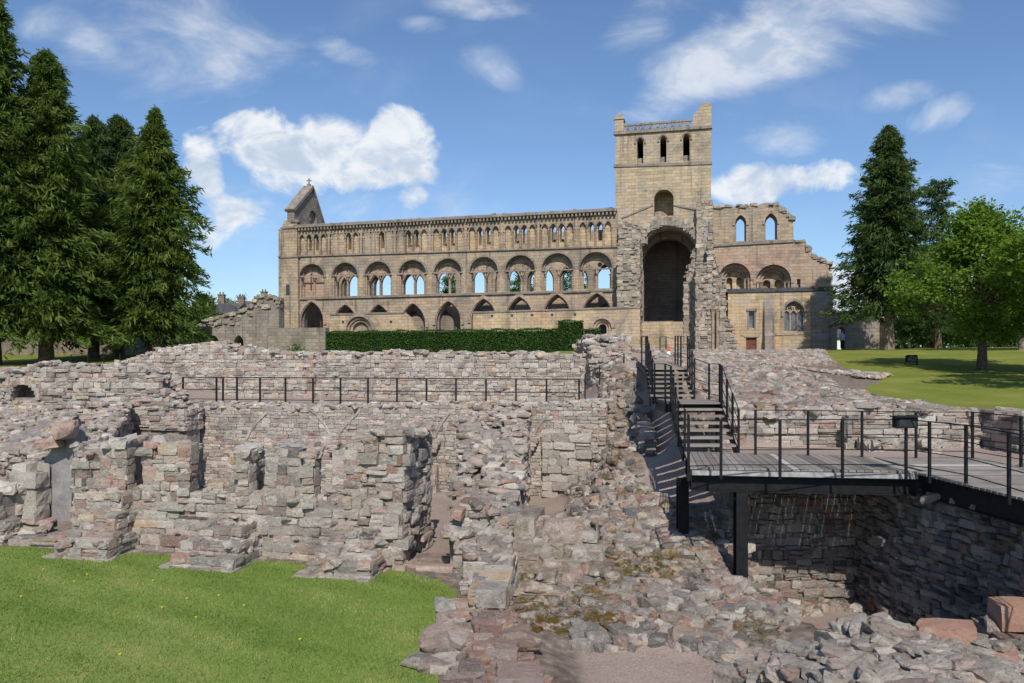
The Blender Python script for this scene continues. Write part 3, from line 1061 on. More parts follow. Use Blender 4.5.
# left doorway group
def doorway():
    mb, co = MB(), MB()
    masonry(mb, co, foot(-60, -4, 0.1, 1.0), LAWN - .1, prof([(-60, 480), (-20, 486), (-4, 490)], .1, .04), course=(.22, .36), length=(.4, .9), pal=PAL_PALE, top=6)
    masonry(mb, co, foot(-60, 6, -0.35, .1), LAWN - .1, -4.2, course=(.16, .24), length=(.5, .9), pal=PAL_RUIN, top=5)
    o = mb.build('ruined_doorway', 'ashlar_stone')
    tag(o, 'ruined doorway with square grey jamb, smooth grey reveal slab and red boulder above', 'ruined doorway')
    co.build('core', 'mortar', o)
    mb, co = MB(), MB()
    masonry(mb, co, foot(11, 37, 1.0, 1.4), LAWN - .1, prof([(11, 470), (37, 470)], 1.0), course=(.3, .5), length=(.75, .8), depth=.45, rough=.01, pal=lambda n: np.full(n, .34), top=2, split=0, tilt=.015)
    p = mb.build('jamb', 'ashlar_stone', o); co.build('core', 'mortar', p)
    # reveal slab: one tall smooth face with a sloping shoulder
    t = 1.5
    s0, s1 = sAt(36, t), sAt(73, t)
    zb = LAWN
    out = [(s0, zb), (s1 - .1, zb), (s1, zAt(73, 470, t)), (s1 - .02, zAt(73, 435, t)), (s1 - .25, zAt(60, 428, t)), (sAt(50, t), zAt(50, 452, t)), (s0, zAt(36, 470, t))]
    mb = MB()
    mb.plate(out, [], 0, .5)
    b = mb.build('reveal_slab', 'grey_slab', o)
    b.location = (RO[0] + RN[0] * t, RO[1] + RN[1] * t, 0); b.rotation_euler = (0, 0, -RA)
    mb = MB()
    for (px, py, l, d, h, yaw) in [(64, 431, .6, .6, .5, .5), (50, 444, .7, .5, .25, .1), (42, 520, .6, .8, .1, 0)]:
        t = 1.25
        p = Rp(sAt(px, t), t)
        add_stones(mb, [(p[0], p[1], zAt(px, py, t))], [(l, d, h)], yaw, .10, 'rough', lambda n: np.full(n, .72))
    mb.build('fallen_boulder', 'rubble_stone', o)
    mb, co = MB(), MB()
    masonry(mb, co, foot(12, 72, -0.4, 1.4), LAWN - .1, -4.45, course=(.2, .26), length=(.6, 1.1), pal=PAL_RED, top=4)
    p = mb.build('threshold', 'ashlar_stone', o); co.build('core', 'mortar', p)


doorway()

# rubble flank wall running back from the doorway
def flank_top(x, y):
    s, t = st(x, y)
    return -2.3 + np.clip((t - 1.5) / 8, 0, 1) * 0.75 + .12 * np.sin(s * 3) + .08 * np.sin(t * 4 + s)


ruin('flank_wall', 'stepped rubble wall climbing back from the lawn buttress beside the doorway', 'ruined wall', [
    dict(poly=[Rp(sAt(74, .7), .7), Rp(sAt(101, .7), .7), Rp(sAt(134, 9.3), 9.3), Rp(sAt(108, 9.3), 9.3)], z0=LAWN, ztop=flank_top, course=(.09, .2), length=(.14, .42),
         depth=.35, rough=.05, tilt=.07, pal=PAL_PALE, top=30, tsize=(.1, .34)),
    dict(poly=foot(74, 112, 0.1, .7), z0=LAWN, ztop=prof([(74, 470), (85, 455), (100, 448), (112, 475)], .1, .06), course=(.16, .3), length=(.25, .6), depth=.35, rough=.05, pal=PAL_RUIN, top=12)])

ruin('rubble_bank_wall', 'pale tumbled rubble wall sloping down above the ruined doorway', 'ruined wall', [
    dict(poly=[Rp(sAt(-90, 2.2), 2.2), Rp(sAt(44, 2.2), 2.2), Rp(sAt(78, 5.2), 5.2), Rp(sAt(-70, 7.2), 7.2)], z0=LAWN,
         ztop=lambda x, y: -2.75 + np.clip((st(x, y)[1] - 2.2) / 4.2, 0, 1) * 1.35 + .1 * np.sin(np.asarray(x) * 3), course=(.08, .18), length=(.14, .4),
         depth=.4, rough=.05, tilt=.08, pal=PAL_PALE, top=95, tsize=(.1, .32))])

# wall with the dark relieving arch
def arch_wall():
    t0 = 8.2
    s0, s1 = sAt(11, t0), sAt(39, t0)
    zb, zs = zAt(25, 398, t0), zAt(25, 382, t0)
    mid, half = (s0 + s1) / 2, (s1 - s0) / 2
    L0 = sAt(-60, t0)

    def sk(i, s, z):
        return i == 0 and ((s + L0 - mid) / half) ** 2 + ((z - zb) / (zs - zb)) ** 2 < 1.0 and z > zb - .1
    mb, co = MB(), MB()
    masonry(mb, None, foot(-60, 186, t0, t0 + 1.0), -2.6, prof([(-60, 380), (10, 374), (38, 364), (60, 363), (78, 366), (100, 368), (130, 366), (150, 372), (166, 392), (184, 410)], t0, .07), course=(.12, .24),
            length=(.2, .6), depth=.3, pal=PAL_PALE, top=24, tsize=(.12, .36), skip=sk)
    out = [(L0, -5.0), (sAt(185, t0), -5.0)]
    for px, py in [(185, 415), (166, 396), (150, 376), (130, 369), (100, 371), (78, 369), (60, 366), (38, 367), (10, 377), (-60, 383)]:
        out.append((sAt(px, t0), zAt(px, py, t0)))
    hole = [(mid + half * .96 * math.cos(a), zb + (zs - zb) * .96 * math.sin(a)) for a in np.linspace(0, math.pi, 12)]
    c = MB(); c.plate(out, [hole], .12, .6); c.plate(out, [], .62, .9)
    # voussoirs
    for a in np.linspace(.1, math.pi - .1, 11):
        sx, zz = mid + half * 1.06 * math.cos(a), zb + (zs - zb) * 1.08 * math.sin(a)
        p = Rp(sx, t0 + .05)
        add_stones(mb, [(p[0], p[1], zz)], [(.2, .35, .26)], -RA, .05, 'block', PAL_PALE)
    o = mb.build('arched_wall', 'rubble_stone')
    tag(o, 'pale stone wall with a small dark relieving arch above the ruined doorway', 'ruined wall')
    k = c.build('core', 'mortar', o)
    k.location = (RO[0] + RN[0] * t0, RO[1] + RN[1] * t0, 0); k.rotation_euler = (0, 0, -RA)


arch_wall()


# long back wall of the undercroft with vault springers
def back_wall():
    t0 = 9.4
    mb, co = MB(), MB()
    masonry(mb, co, foot(112, 606, t0, t0 + 1.1), LAWN, prof([(112, 400), (180, 407), (240, 406), (300, 407), (400, 405), (500, 404), (560, 403), (606, 402)], t0, .04), course=(.09, .19),
            length=(.15, .48), depth=.25, rough=.012, pal=PAL_PALE, top=26, tsize=(.1, .32), gap=.008, tilt=.015)
    o = mb.build('undercroft_wall', 'ashlar_stone')
    tag(o, 'long pale coursed wall with diagonal vault springers below the railed walk', 'ruined wall')
    co.build('core', 'mortar', o)

    def on(px, py, off=-.02):
        s = sAt(px, t0 + off); p = Rp(s, t0 + off)
        return (p[0], p[1], (HY - py) / F * p[1])
    for pts in [[(310, 409), (318, 415), (326, 425), (331, 437)], [(358, 413), (348, 422), (341, 431), (337, 439)], [(266, 413), (258, 421), (251, 430), (246, 440)],
                [(449, 413), (443, 421), (438, 430), (434, 438)], [(497, 411), (504, 418), (509, 425), (513, 432)], [(550, 413), (543, 420), (537, 428), (533, 436)], [(577, 426), (582, 431), (587, 440)]]:
        m = MB()
        for a, b in zip(pts[:-1], pts[1:]):
            m.bar(on(*a, -.0), on(*b, -.0), .085, .09, (random.uniform(.3, .55), random.random(), 0))
        m.build('vault_rib', 'ashlar_stone', o)
    for px, py in [(334, 442), (247, 443), (434, 442), (531, 440)]:
        m = MB()
        p = on(px, py, -.05)
        for k, (w, h) in enumerate([(.5, .16), (.4, .14), (.28, .14)]):
            add_stones(m, [(p[0], p[1], p[2] - k * .14)], [(w, .4, h)], -RA, .02, 'block', lambda n: np.full(n, .55))
        m.build('corbel', 'ashlar_stone', o)
    m = MB()
    masonry(m, None, foot(333, 348, t0 - .25, t0), LAWN, prof([(333, 449), (348, 449)], t0), course=(.35, .55), length=(.6, .7), pal=lambda n: np.full(n, .36), top=0, split=0)
    masonry(m, None, foot(413, 436, t0 - .3, t0), LAWN, prof([(413, 470), (436, 468)], t0), course=(.25, .4), length=(.4, .7), pal=PAL_RED, top=4)
    masonry(m, None, foot(543, 590, t0 - .14, t0), LAWN, prof([(543, 437), (560, 425), (575, 425), (590, 452)], t0), course=(.22, .32), length=(.4, .8), pal=lambda n: rng.normal(.42, .04, n), top=0, split=.05, rough=.012)
    m.build('pilaster', 'ashlar_stone', o)


back_wall()

# terrace retaining wall behind the walk
def terrace():
    t0 = 15.9
    s_n = (sAt(307.5, t0), sAt(314, t0))
    L0 = sAt(96, t0)

    def sk(i, s, z):
        return i == 0 and s_n[0] < s + L0 < s_n[1] and z < zAt(310, 355, t0)
    mb, co = MB(), MB()
    masonry(mb, co, foot(96, 588, t0, t0 + 1.0), -2.0, prof([(96, 372), (120, 362), (150, 352), (175, 346), (215, 343), (240, 346), (262, 352), (330, 353), (420, 352), (500, 353), (545, 354), (588, 356)], t0, .05),
            course=(.1, .23), length=(.15, .5), depth=.28, rough=.02, pal=PAL_PALE, top=26, tsize=(.12, .36), skip=sk, gap=.009, tilt=.02)
    o = mb.build('terrace_wall', 'rubble_stone')
    tag(o, 'long weathered retaining wall behind the railed walk, below the clipped hedge', 'retaining wall')
    co.build('core', 'mortar', o)
    m = MB()
    s_, t_ = sum(s_n) / 2, t0 + .12
    masonry(m, None, foot(307.5, 314, t0 + .05, t0 + .3), -1.8, zAt(310, 356, t0), course=(.3, .5), length=(.3, .4), pal=lambda n: np.full(n, .72), top=0)
    m.build('niche_lining', 'ashlar_stone', o)


terrace()

# cross wall between the two rooms
def cross_top(x, y):
    s, t = st(x, y)
    return -3.55 + np.clip((t - 2) / 7, 0, 1) * 1.75 + .16 * np.sin(s * 4 + t * 2.2) + .1 * np.sin(t * 5)


ruin('cross_wall', 'collapsed rubble cross wall rising from the lawn corner to the long pale wall', 'ruined wall', [
    dict(poly=[Rp(sAt(455, .2), .2), Rp(sAt(514, .2), .2), Rp(sAt(528, 9.2), 9.2), Rp(sAt(463, 9.2), 9.2)], z0=LAWN, ztop=cross_top, course=(.1, .24), length=(.14, .46), depth=.4,
         rough=.06, tilt=.08, pal=PAL_RUIN, top=44, tsize=(.1, .42)),
    dict(poly=[Rp(sAt(456, -.9), -.9), Rp(sAt(511, -.9), -.9), Rp(sAt(514, .3), .3), Rp(sAt(455, .3), .3)], z0=LAWN, ztop=lambda x, y: -3.85 + .08 * np.sin(np.asarray(x) * 5), course=(.2, .36), length=(.3, .7), depth=.35,
         pal=PAL_PALE, top=10, rough=.05)])


def moss_mid(C):
    d = np.minimum(np.hypot(C[:, 0] - .45, C[:, 1] - 15.9) / 1.3, np.hypot((C[:, 0] - 1.6) / 1.6, (C[:, 1] - 16.0) / .45))
    d = np.minimum(d, np.hypot((C[:, 0] - .75) / .55, (C[:, 1] - 13.9) / 1.3))
    return np.clip(2.0 - d, 0, 1)


# stepped benches of long blocks
def benches():
    mb, co = MB(), MB()
    for (a, b, t0_, t1_, zt_, pal, cl) in [(514, 597, -.2, 1.0, -3.62, PAL_PALE, (.45, .5)), (516, 600, -.62, -.15, -4.0, PAL_PALE, (.28, .34)), (540, 612, -1.05, -.55, -4.2, PAL_RED, (.2, .25)),
                                           (535, 618, -1.45, -1.0, -4.36, PAL_RUIN, (.18, .22)), (520, 622, -1.9, -1.4, -4.5, PAL_RED, (.16, .2))]:
        masonry(mb, co, foot(a, b, t0_, t1_), LAWN - .2, zt_, course=cl, length=(.5, 1.3), depth=.4, rough=.03, pal=pal, top=5, moss=lambda C: moss_mid(C) * .4, split=.08)
    o = mb.build('stepped_bench', 'ashlar_stone')
    tag(o, 'stepped courses of long lichen-covered blocks beside the collapsed cross wall', 'ruined steps')
    co.build('core', 'mortar', o)


benches()


# near wall of red slabs running away from the eye
def slab_wall():
    mb, co = MB(), MB()
    A = [(-.95, 8.2), (.62, 8.2), (.32, 12.0), (.02, 13.6), (-.58, 13.7), (-.74, 11.5)]
    masonry(mb, co, A, LAWN - .35, lambda x, y: -4.42 + .05 * np.sin(np.asarray(y) * 2), course=(.12, .2), length=(.3, .8), depth=.35, rough=.05, pal=PAL_SLAB, top=46, tsize=(.07, .28), moss=moss_mid)
    o = mb.build('slab_wall', 'rubble_stone')
    tag(o, 'broken low wall of flat red slabs along the edge of the mown lawn', 'ruined wall')
    co.build('core', 'mortar', o)
    for (x, y, l, d, h, yaw, z) in [(-.72, 9.3, .36, 1.1, .22, .14, -4.42), (-.62, 10.5, .34, 1.0, .2, .12, -4.4), (-.5, 11.6, .34, .95, .2, .12, -4.4), (-.42, 12.6, .36, .8, .2, .1, -4.4),
                                    (-.15, 9.2, .55, .8, .16, -.05, -4.36), (.28, 9.5, .45, .6, .16, .25, -4.38), (.1, 10.5, .62, .9, .18, .1, -4.36), (-.1, 11.5, .5, .7, .16, -.15, -4.38), (.05, 12.3, .42, .5, .15, .3, -4.42), (-.15, 13.1, .4, .5, .15, .3, -4.42)]:
        m = MB()
        for q in range(3):
            add_stones(m, [(x + random.uniform(-.08, .08), y + (q - 1) * d * .33, z + random.uniform(-.03, .03))], [(l * random.uniform(.85, 1.1), d * .36, h)], yaw + random.uniform(-.12, .12), .06, 'block', lambda n: rng.uniform(.62, .80, n))
        m.build('capping_slab', 'slab_stone', o)
    # block pier where the two walls meet
    m, co = MB(), MB()
    masonry(m, co, [(-.72, 13.75), (-.08, 13.6), (.02, 15.2), (-.78, 15.3)], LAWN - .3, -4.12, course=(.28, .34), length=(.5, .8), depth=.5, pal=PAL_PALE, top=3, rough=.03)
    masonry(m, co, [(-.95, 15.35), (0.0, 15.2), (.05, 17.0), (-1.05, 17.1)], LAWN - .3, -3.98, course=(.24, .34), length=(.5, .8), depth=.5, pal=PAL_PALE, top=5, rough=.05)
    p = m.build('block_pier', 'ashlar_stone', o); co.build('core', 'mortar', p)
    m = MB()
    n = 26
    x = rng.uniform(-1.35, -.7, n); y = rng.uniform(11.6, 14.6, n)
    add_stones(m, np.stack([x, y, -4.68 + rng.uniform(0, .12, n)], 1), np.stack([rng.uniform(.25, .6, n), rng.uniform(.2, .5, n), rng.uniform(.12, .3, n)], 1), rng.uniform(0, 6, n), .15, 'rough', PAL_RED)
    m.build('footing_stone', 'rubble_stone', o)


slab_wall()
# door sill stones at the head of the gravel path
m = MB()
for (px, py, l, d, h) in [(432, 556, .95, .5, .16), (445, 565, 1.3, .4, .14), (420, 563, .6, .35, .12), (402, 560, .7, .4, .16)]:
    Y = 4.6 * F / (py - HY); p = Px(px, py, Y)
    add_stones(m, [(p[0], p[1], LAWN + .03)], [(l, d, h)], -.15, .04, 'block', lambda n: np.full(n, .66))
tag(m.build('door_sill', 'rubble_stone'), 'flat reddish sill stones where the gravel path meets the lawn', 'sill stones')


# ridge wall between the walk and the stair
def ridge_top(x, y):
    y = np.asarray(y, float)
    return np.interp(y, [29.5, 30.5, 31.8, 33.0, 35, 40], [-1.0, -.55, .35, .95, 1.05, .7]) + .08 * np.sin(np.asarray(x) * 6 + y * 2)


ruin('ridge_wall', 'broken rubble wall head rising between the railed walk and the timber stair', 'ruined wall', [
    dict(poly=[(3.25, 31.2), (3.9, 29.6), (4.95, 29.4), (5.0, 33), (5.05, 41), (3.3, 41)], z0=-1.9, ztop=ridge_top, course=(.1, .22), length=(.15, .45), depth=.35, rough=.05, tilt=.08, pal=PAL_PALE, top=30, tsize=(.1, .36)),
    dict(poly=[(4.05, 24.2), (4.45, 24.0), (4.6, 27.4), (4.1, 27.6)], z0=-3.4, ztop=lambda x, y: np.interp(np.asarray(y, float), [24, 27.5], [-2.4, -1.25]), course=(.13, .25), length=(.2, .5), depth=.3, pal=PAL_DARK, top=12)])

# retaining wall behind the deck, with a return at its end
ruin('deck_back_wall', 'pale coursed retaining wall facing the timber deck with a shadowed return', 'retaining wall', [
    dict(poly=[(5.55, 20.95), (12.45, 20.45), (12.5, 21.3), (5.6, 21.8)], z0=-2.5, ztop=lambda x, y: np.interp(np.asarray(x, float), [5.5, 6.5, 8, 9, 11, 12.5], [-1.75, -1.55, -1.4, -1.3, -1.28, -1.35]) + .05 * np.sin(np.asarray(x) * 4),
         course=(.11, .22), length=(.2, .65), depth=.28, rough=.016, pal=PAL_PALE, top=26, tsize=(.12, .36), gap=.008, tilt=.02),
    dict(poly=[(12.5, 20.45), (12.9, 17.6), (13.8, 17.6), (13.6, 21.3)], z0=-2.5, ztop=-1.4, course=(.15, .26), length=(.3, .7), depth=.28, pal=PAL_RUIN, top=16),
    dict(poly=[(9.2, 19.7), (10.9, 19.6), (10.9, 20.2), (9.2, 20.3)], z0=-2.5, ztop=-2.12, course=(.12, .2), length=(.2, .45), depth=.25, pal=PAL_PALE, top=14, rough=.06),
    dict(poly=[(8.85, 20.3), (9.0, 20.3), (9.0, 20.8), (8.85, 20.8)], z0=-2.5, ztop=-1.45, course=(.3, .5), length=(.2, .3), depth=.1, pal=PAL_DARK, top=0)])

# walls of the pit under the deck
ruin('pit_wall', 'rubble wall coloured dark for shade lining the pit beneath the timber deck', 'pit wall', [
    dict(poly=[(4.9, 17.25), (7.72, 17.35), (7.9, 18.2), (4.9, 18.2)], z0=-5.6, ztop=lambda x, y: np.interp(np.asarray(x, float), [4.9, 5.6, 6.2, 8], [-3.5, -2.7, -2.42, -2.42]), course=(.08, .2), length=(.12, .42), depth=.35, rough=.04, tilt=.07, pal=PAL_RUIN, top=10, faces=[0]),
    dict(poly=[(9.9, 11.0), (9.9, 18.0), (7.74, 17.6), (7.8, 15.5), (8.35, 12.5), (8.7, 9.5)], z0=-5.8, ztop=-2.55, course=(.08, .19), length=(.12, .44), depth=.35, rough=.05, tilt=.08, pal=PAL_DARK, top=10, faces=[2, 3, 4])], mat='pit_shade_stone')


# near wall by the pit with sawn red blocks
def near_wall():
    mb, co = MB(), MB()

    def zt(x, y):
        x = np.asarray(x, float); y = np.asarray(y, float)
        return np.interp(x, [2.6, 3.1, 4.0, 4.8, 5.4, 7], [-4.75, -4.3, -3.62, -3.42, -3.62, -3.85]) + .07 * np.sin(x * 5 + y * 3) + .05 * np.sin(y * 6)
    masonry(mb, co, [(2.55, 7.4), (7.4, 7.0), (7.0, 9.7), (5.3, 10.1), (4.0, 10.1), (3.1, 10.9), (2.75, 10.2)], -5.4, zt, course=(.12, .26), length=(.18, .5), depth=.4, rough=.05, pal=PAL_PALE,
            top=105, tsize=(.07, .36), tilt=.05)
    o = mb.build('near_rubble_wall', 'rubble_stone')
    tag(o, 'thick pale rubble wall top in front of the pit, edged with sawn red blocks', 'ruined wall')
    co.build('core', 'mortar', o)
    for (x, y, l, d, h, z, yaw) in [(5.62, 9.95, .66, .5, .3, -3.58, -.5), (6.02, 9.5, .42, .4, .26, -3.70, -.5), (6.55, 9.0, .8, .5, .3, -3.74, -.5), (7.5, 11.5, .5, .5, .36, -3.80, -.2)]:
        m = MB()
        add_stones(m, [(0, 0, 0)], [(l, d, h)], 0, .0, 'block')
        b = m.build('sawn_block', 'cut_red', o)
        b.location = (x, y, z); b.rotation_euler = (.03, -.05, yaw)
    m, c2 = MB(), MB()
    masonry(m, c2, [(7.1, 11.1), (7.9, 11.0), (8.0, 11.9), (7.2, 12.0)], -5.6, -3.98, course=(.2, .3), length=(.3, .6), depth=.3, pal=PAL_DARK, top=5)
    p = m.build('block_plinth', 'pit_shade_stone', o); c2.build('core', 'mortar', p)


near_wall()


def rubble(name, label, poly, dens, size, pal, group=None, zoff=0.0, moss=None, flat=(.3, .55), mat='rubble_stone', keep=None, big=0):
    lo = np.min(np.array(poly), axis=0); hi = np.max(np.array(poly), axis=0)
    n = int(np.prod(hi - lo) * dens)
    x = rng.uniform(lo[0], hi[0], n); y = rng.uniform(lo[1], hi[1], n)
    k = in_poly(x, y, poly)
    if keep is not None:
        k &= keep(x, y)
    x, y = x[k], y[k]; n = len(x)
    sz = size[0] + (size[1] - size[0]) * rng.uniform(0, 1, n) ** 2.2
    z = H(x, y) + zoff + sz * .08
    mb = MB()
    add_stones(mb, np.stack([x, y, z], 1), np.stack([sz * rng.uniform(.8, 1.4, n), sz * rng.uniform(.7, 1.1, n), sz * rng.uniform(*flat, n)], 1), rng.uniform(0, 6.28, n), .13, 'rough', pal, moss)
    return tag(mb.build(name, mat), label, 'rubble', group, 'stuff')


def moss_all(C):
    return np.clip(moss_mid(C) + .75 * (np.sin(C[:, 0] * 2.3 + 1) * np.sin(C[:, 1] * 1.7) > .72), 0, 1)


rubble('rubble_slope', 'spill of mixed red and grey rubble sloping from the stair down to the gravel',
       [(.1, 13.5), (1.0, 13.5), (3.0, 13.35), (4.3, 12.9), (5.3, 14.2), (5.2, 16.6), (5.4, 17.3), (4.9, 18.3), (3.5, 19.6), (3.75, 23.5), (4.15, 27), (4.8, 29.6), (3.5, 30), (3.0, 27.8), (2.0, 27.0), (1.75, 23), (1.7, 19.5), (1.6, 17.3), (.1, 16.4)], 105, (.05, .34), PAL_HILL, moss=moss_all, zoff=-.015, flat=(.35, .7), mat='hill_stone')
rubble('rubble_edging', 'line of larger grey stones edging the gravel floor beside the rubble slope',
       [(1.1, 13.2), (1.1, 13.75), (3.2, 13.55), (4.2, 12.9), (4.0, 12.5), (3.1, 13.1)], 34, (.16, .42), PAL_DARK, flat=(.55, .9))
rubble('hill_rubble', 'wide bank of pale pinkish rubble climbing from the deck wall to the abbey',
       [(5.7, 21.5), (12.6, 21.1), (12.3, 24), (12.2, 28), (13.2, 34), (12.8, 38), (14.0, 43), (18.6, 44.5), (20.6, 50), (25.8, 64), (13, 64), (9, 58), (7.2, 48), (6.5, 40), (6.3, 33), (5.9, 27), (5.6, 24)], 62, (.08, .38), PAL_HILL, zoff=.0, flat=(.4, .8), mat='hill_stone')
rubble('hill_kerb_rubble', 'low rubble edging round the small gravel terrace on the grassy slope', [(13.4, 41.2), (18.2, 40.6), (18.4, 37.4), (16.4, 34.6), (15.2, 34.4), (17.0, 37.2), (17.0, 39.8), (13.6, 40.6)], 26, (.2, .42), PAL_PALE, zoff=.10)
rubble('bank_rubble', 'pale tumbled stones on the bank above the arched wall',
       [Rp(sAt(-60, 9.8), 9.8), Rp(sAt(182, 9.8), 9.8), Rp(sAt(178, 16), 16), Rp(sAt(95, 17.5), 17.5), Rp(sAt(-60, 15), 15)], 32, (.1, .40), PAL_PALE, zoff=.0)
rubble('pit_rubble', 'loose stones fallen along the foot of the lit pit wall', [(5.2, 16.2), (7.7, 16.9), (7.7, 17.3), (5.0, 17.2), (5.0, 14.9), (5.5, 14.9)], 50, (.08, .36), PAL_RUIN, flat=(.45, .8))
rubble('walk_edge_rubble', 'loose stones along the outer edge of the railed walk', [Rp(sAt(180, 10.3), 10.3), Rp(sAt(596, 10.3), 10.3), Rp(sAt(590, 11.3), 11.3), Rp(sAt(180, 11.3), 11.3)], 9, (.12, .35), PAL_PALE, zoff=.02)

# ------------------------------------------------------------------ abbey church
AA = R(14.2)
AE = np.array([math.cos(AA), -math.sin(AA)])
AN = np.array([math.sin(AA), math.cos(AA)])
AO = np.array([(617 - 512) / F * 80.0, 80.0])
AZ = 0.6


def Ap(u, v):
    p = AO + AE * u + AN * v
    return (float(p[0]), float(p[1]))


def uA(px, v=0.0):
    q = (px - 512) / F
    return (q * (AO[1] + v * AN[1]) - AO[0] - v * AN[0]) / (AE[0] - q * AE[1])


def wA(px, py, v=0.0):
    return (HY - py) / F * Ap(uA(px, v), v)[1] - AZ


def uw(px, py, v=0.0):
    return (uA(px, v), wA(px, py, v))


abbey = empty('abbey_church', (AO[0], AO[1], AZ), -AA, 'long roofless medieval abbey church with arcaded nave, square tower and round arches', 'church')


def out_px(pts, v=0.0):
    return [uw(a, b, v) for a, b in pts]


def arch_px(x0, x1, apex, sill, v=0.0, rise=None, pointed=False, grow=0.0):
    """arch outline whose extreme pixels are given; round unless pointed"""
    u0, u1 = uA(x0, v) - grow, uA(x1, v) + grow
    cx = (x0 + x1) / 2
    wa, ws = wA(cx, apex, v) + grow, wA(cx, sill, v)
    a = (u1 - u0) / 2
    h = rise if rise else (a * 1.55 if pointed else a)
    return arch(u0, u1, ws, wa - h, h), (u0, u1, ws, wa - h, h)


TRI = [(299.5, 324.6, 264, 298), (332.5, 358, 262.7, 297.6), (365, 391.3, 261.5, 297), (399, 426.3, 260, 296.3), (434, 461.8, 258.6, 295.3),
       (469.8, 498, 257, 294), (505.6, 535, 255.2, 292.4), (542, 573, 253.2, 290.8), (580, 612, 252, 288.5)]
ARC = [(300, 324, 301.5), (333, 358, 304.5), (366, 392, 304.3), (400, 426, 303.3), (435.5, 461.5, 301), (470.5, 497, 298.5), (506, 533, 296.5), (543, 571, 294), (581, 613, 293)]
CLER_EDGE = [296.5, 329.2, 361.5, 395, 430.2, 466, 502, 538.6, 576.5, 614.5]


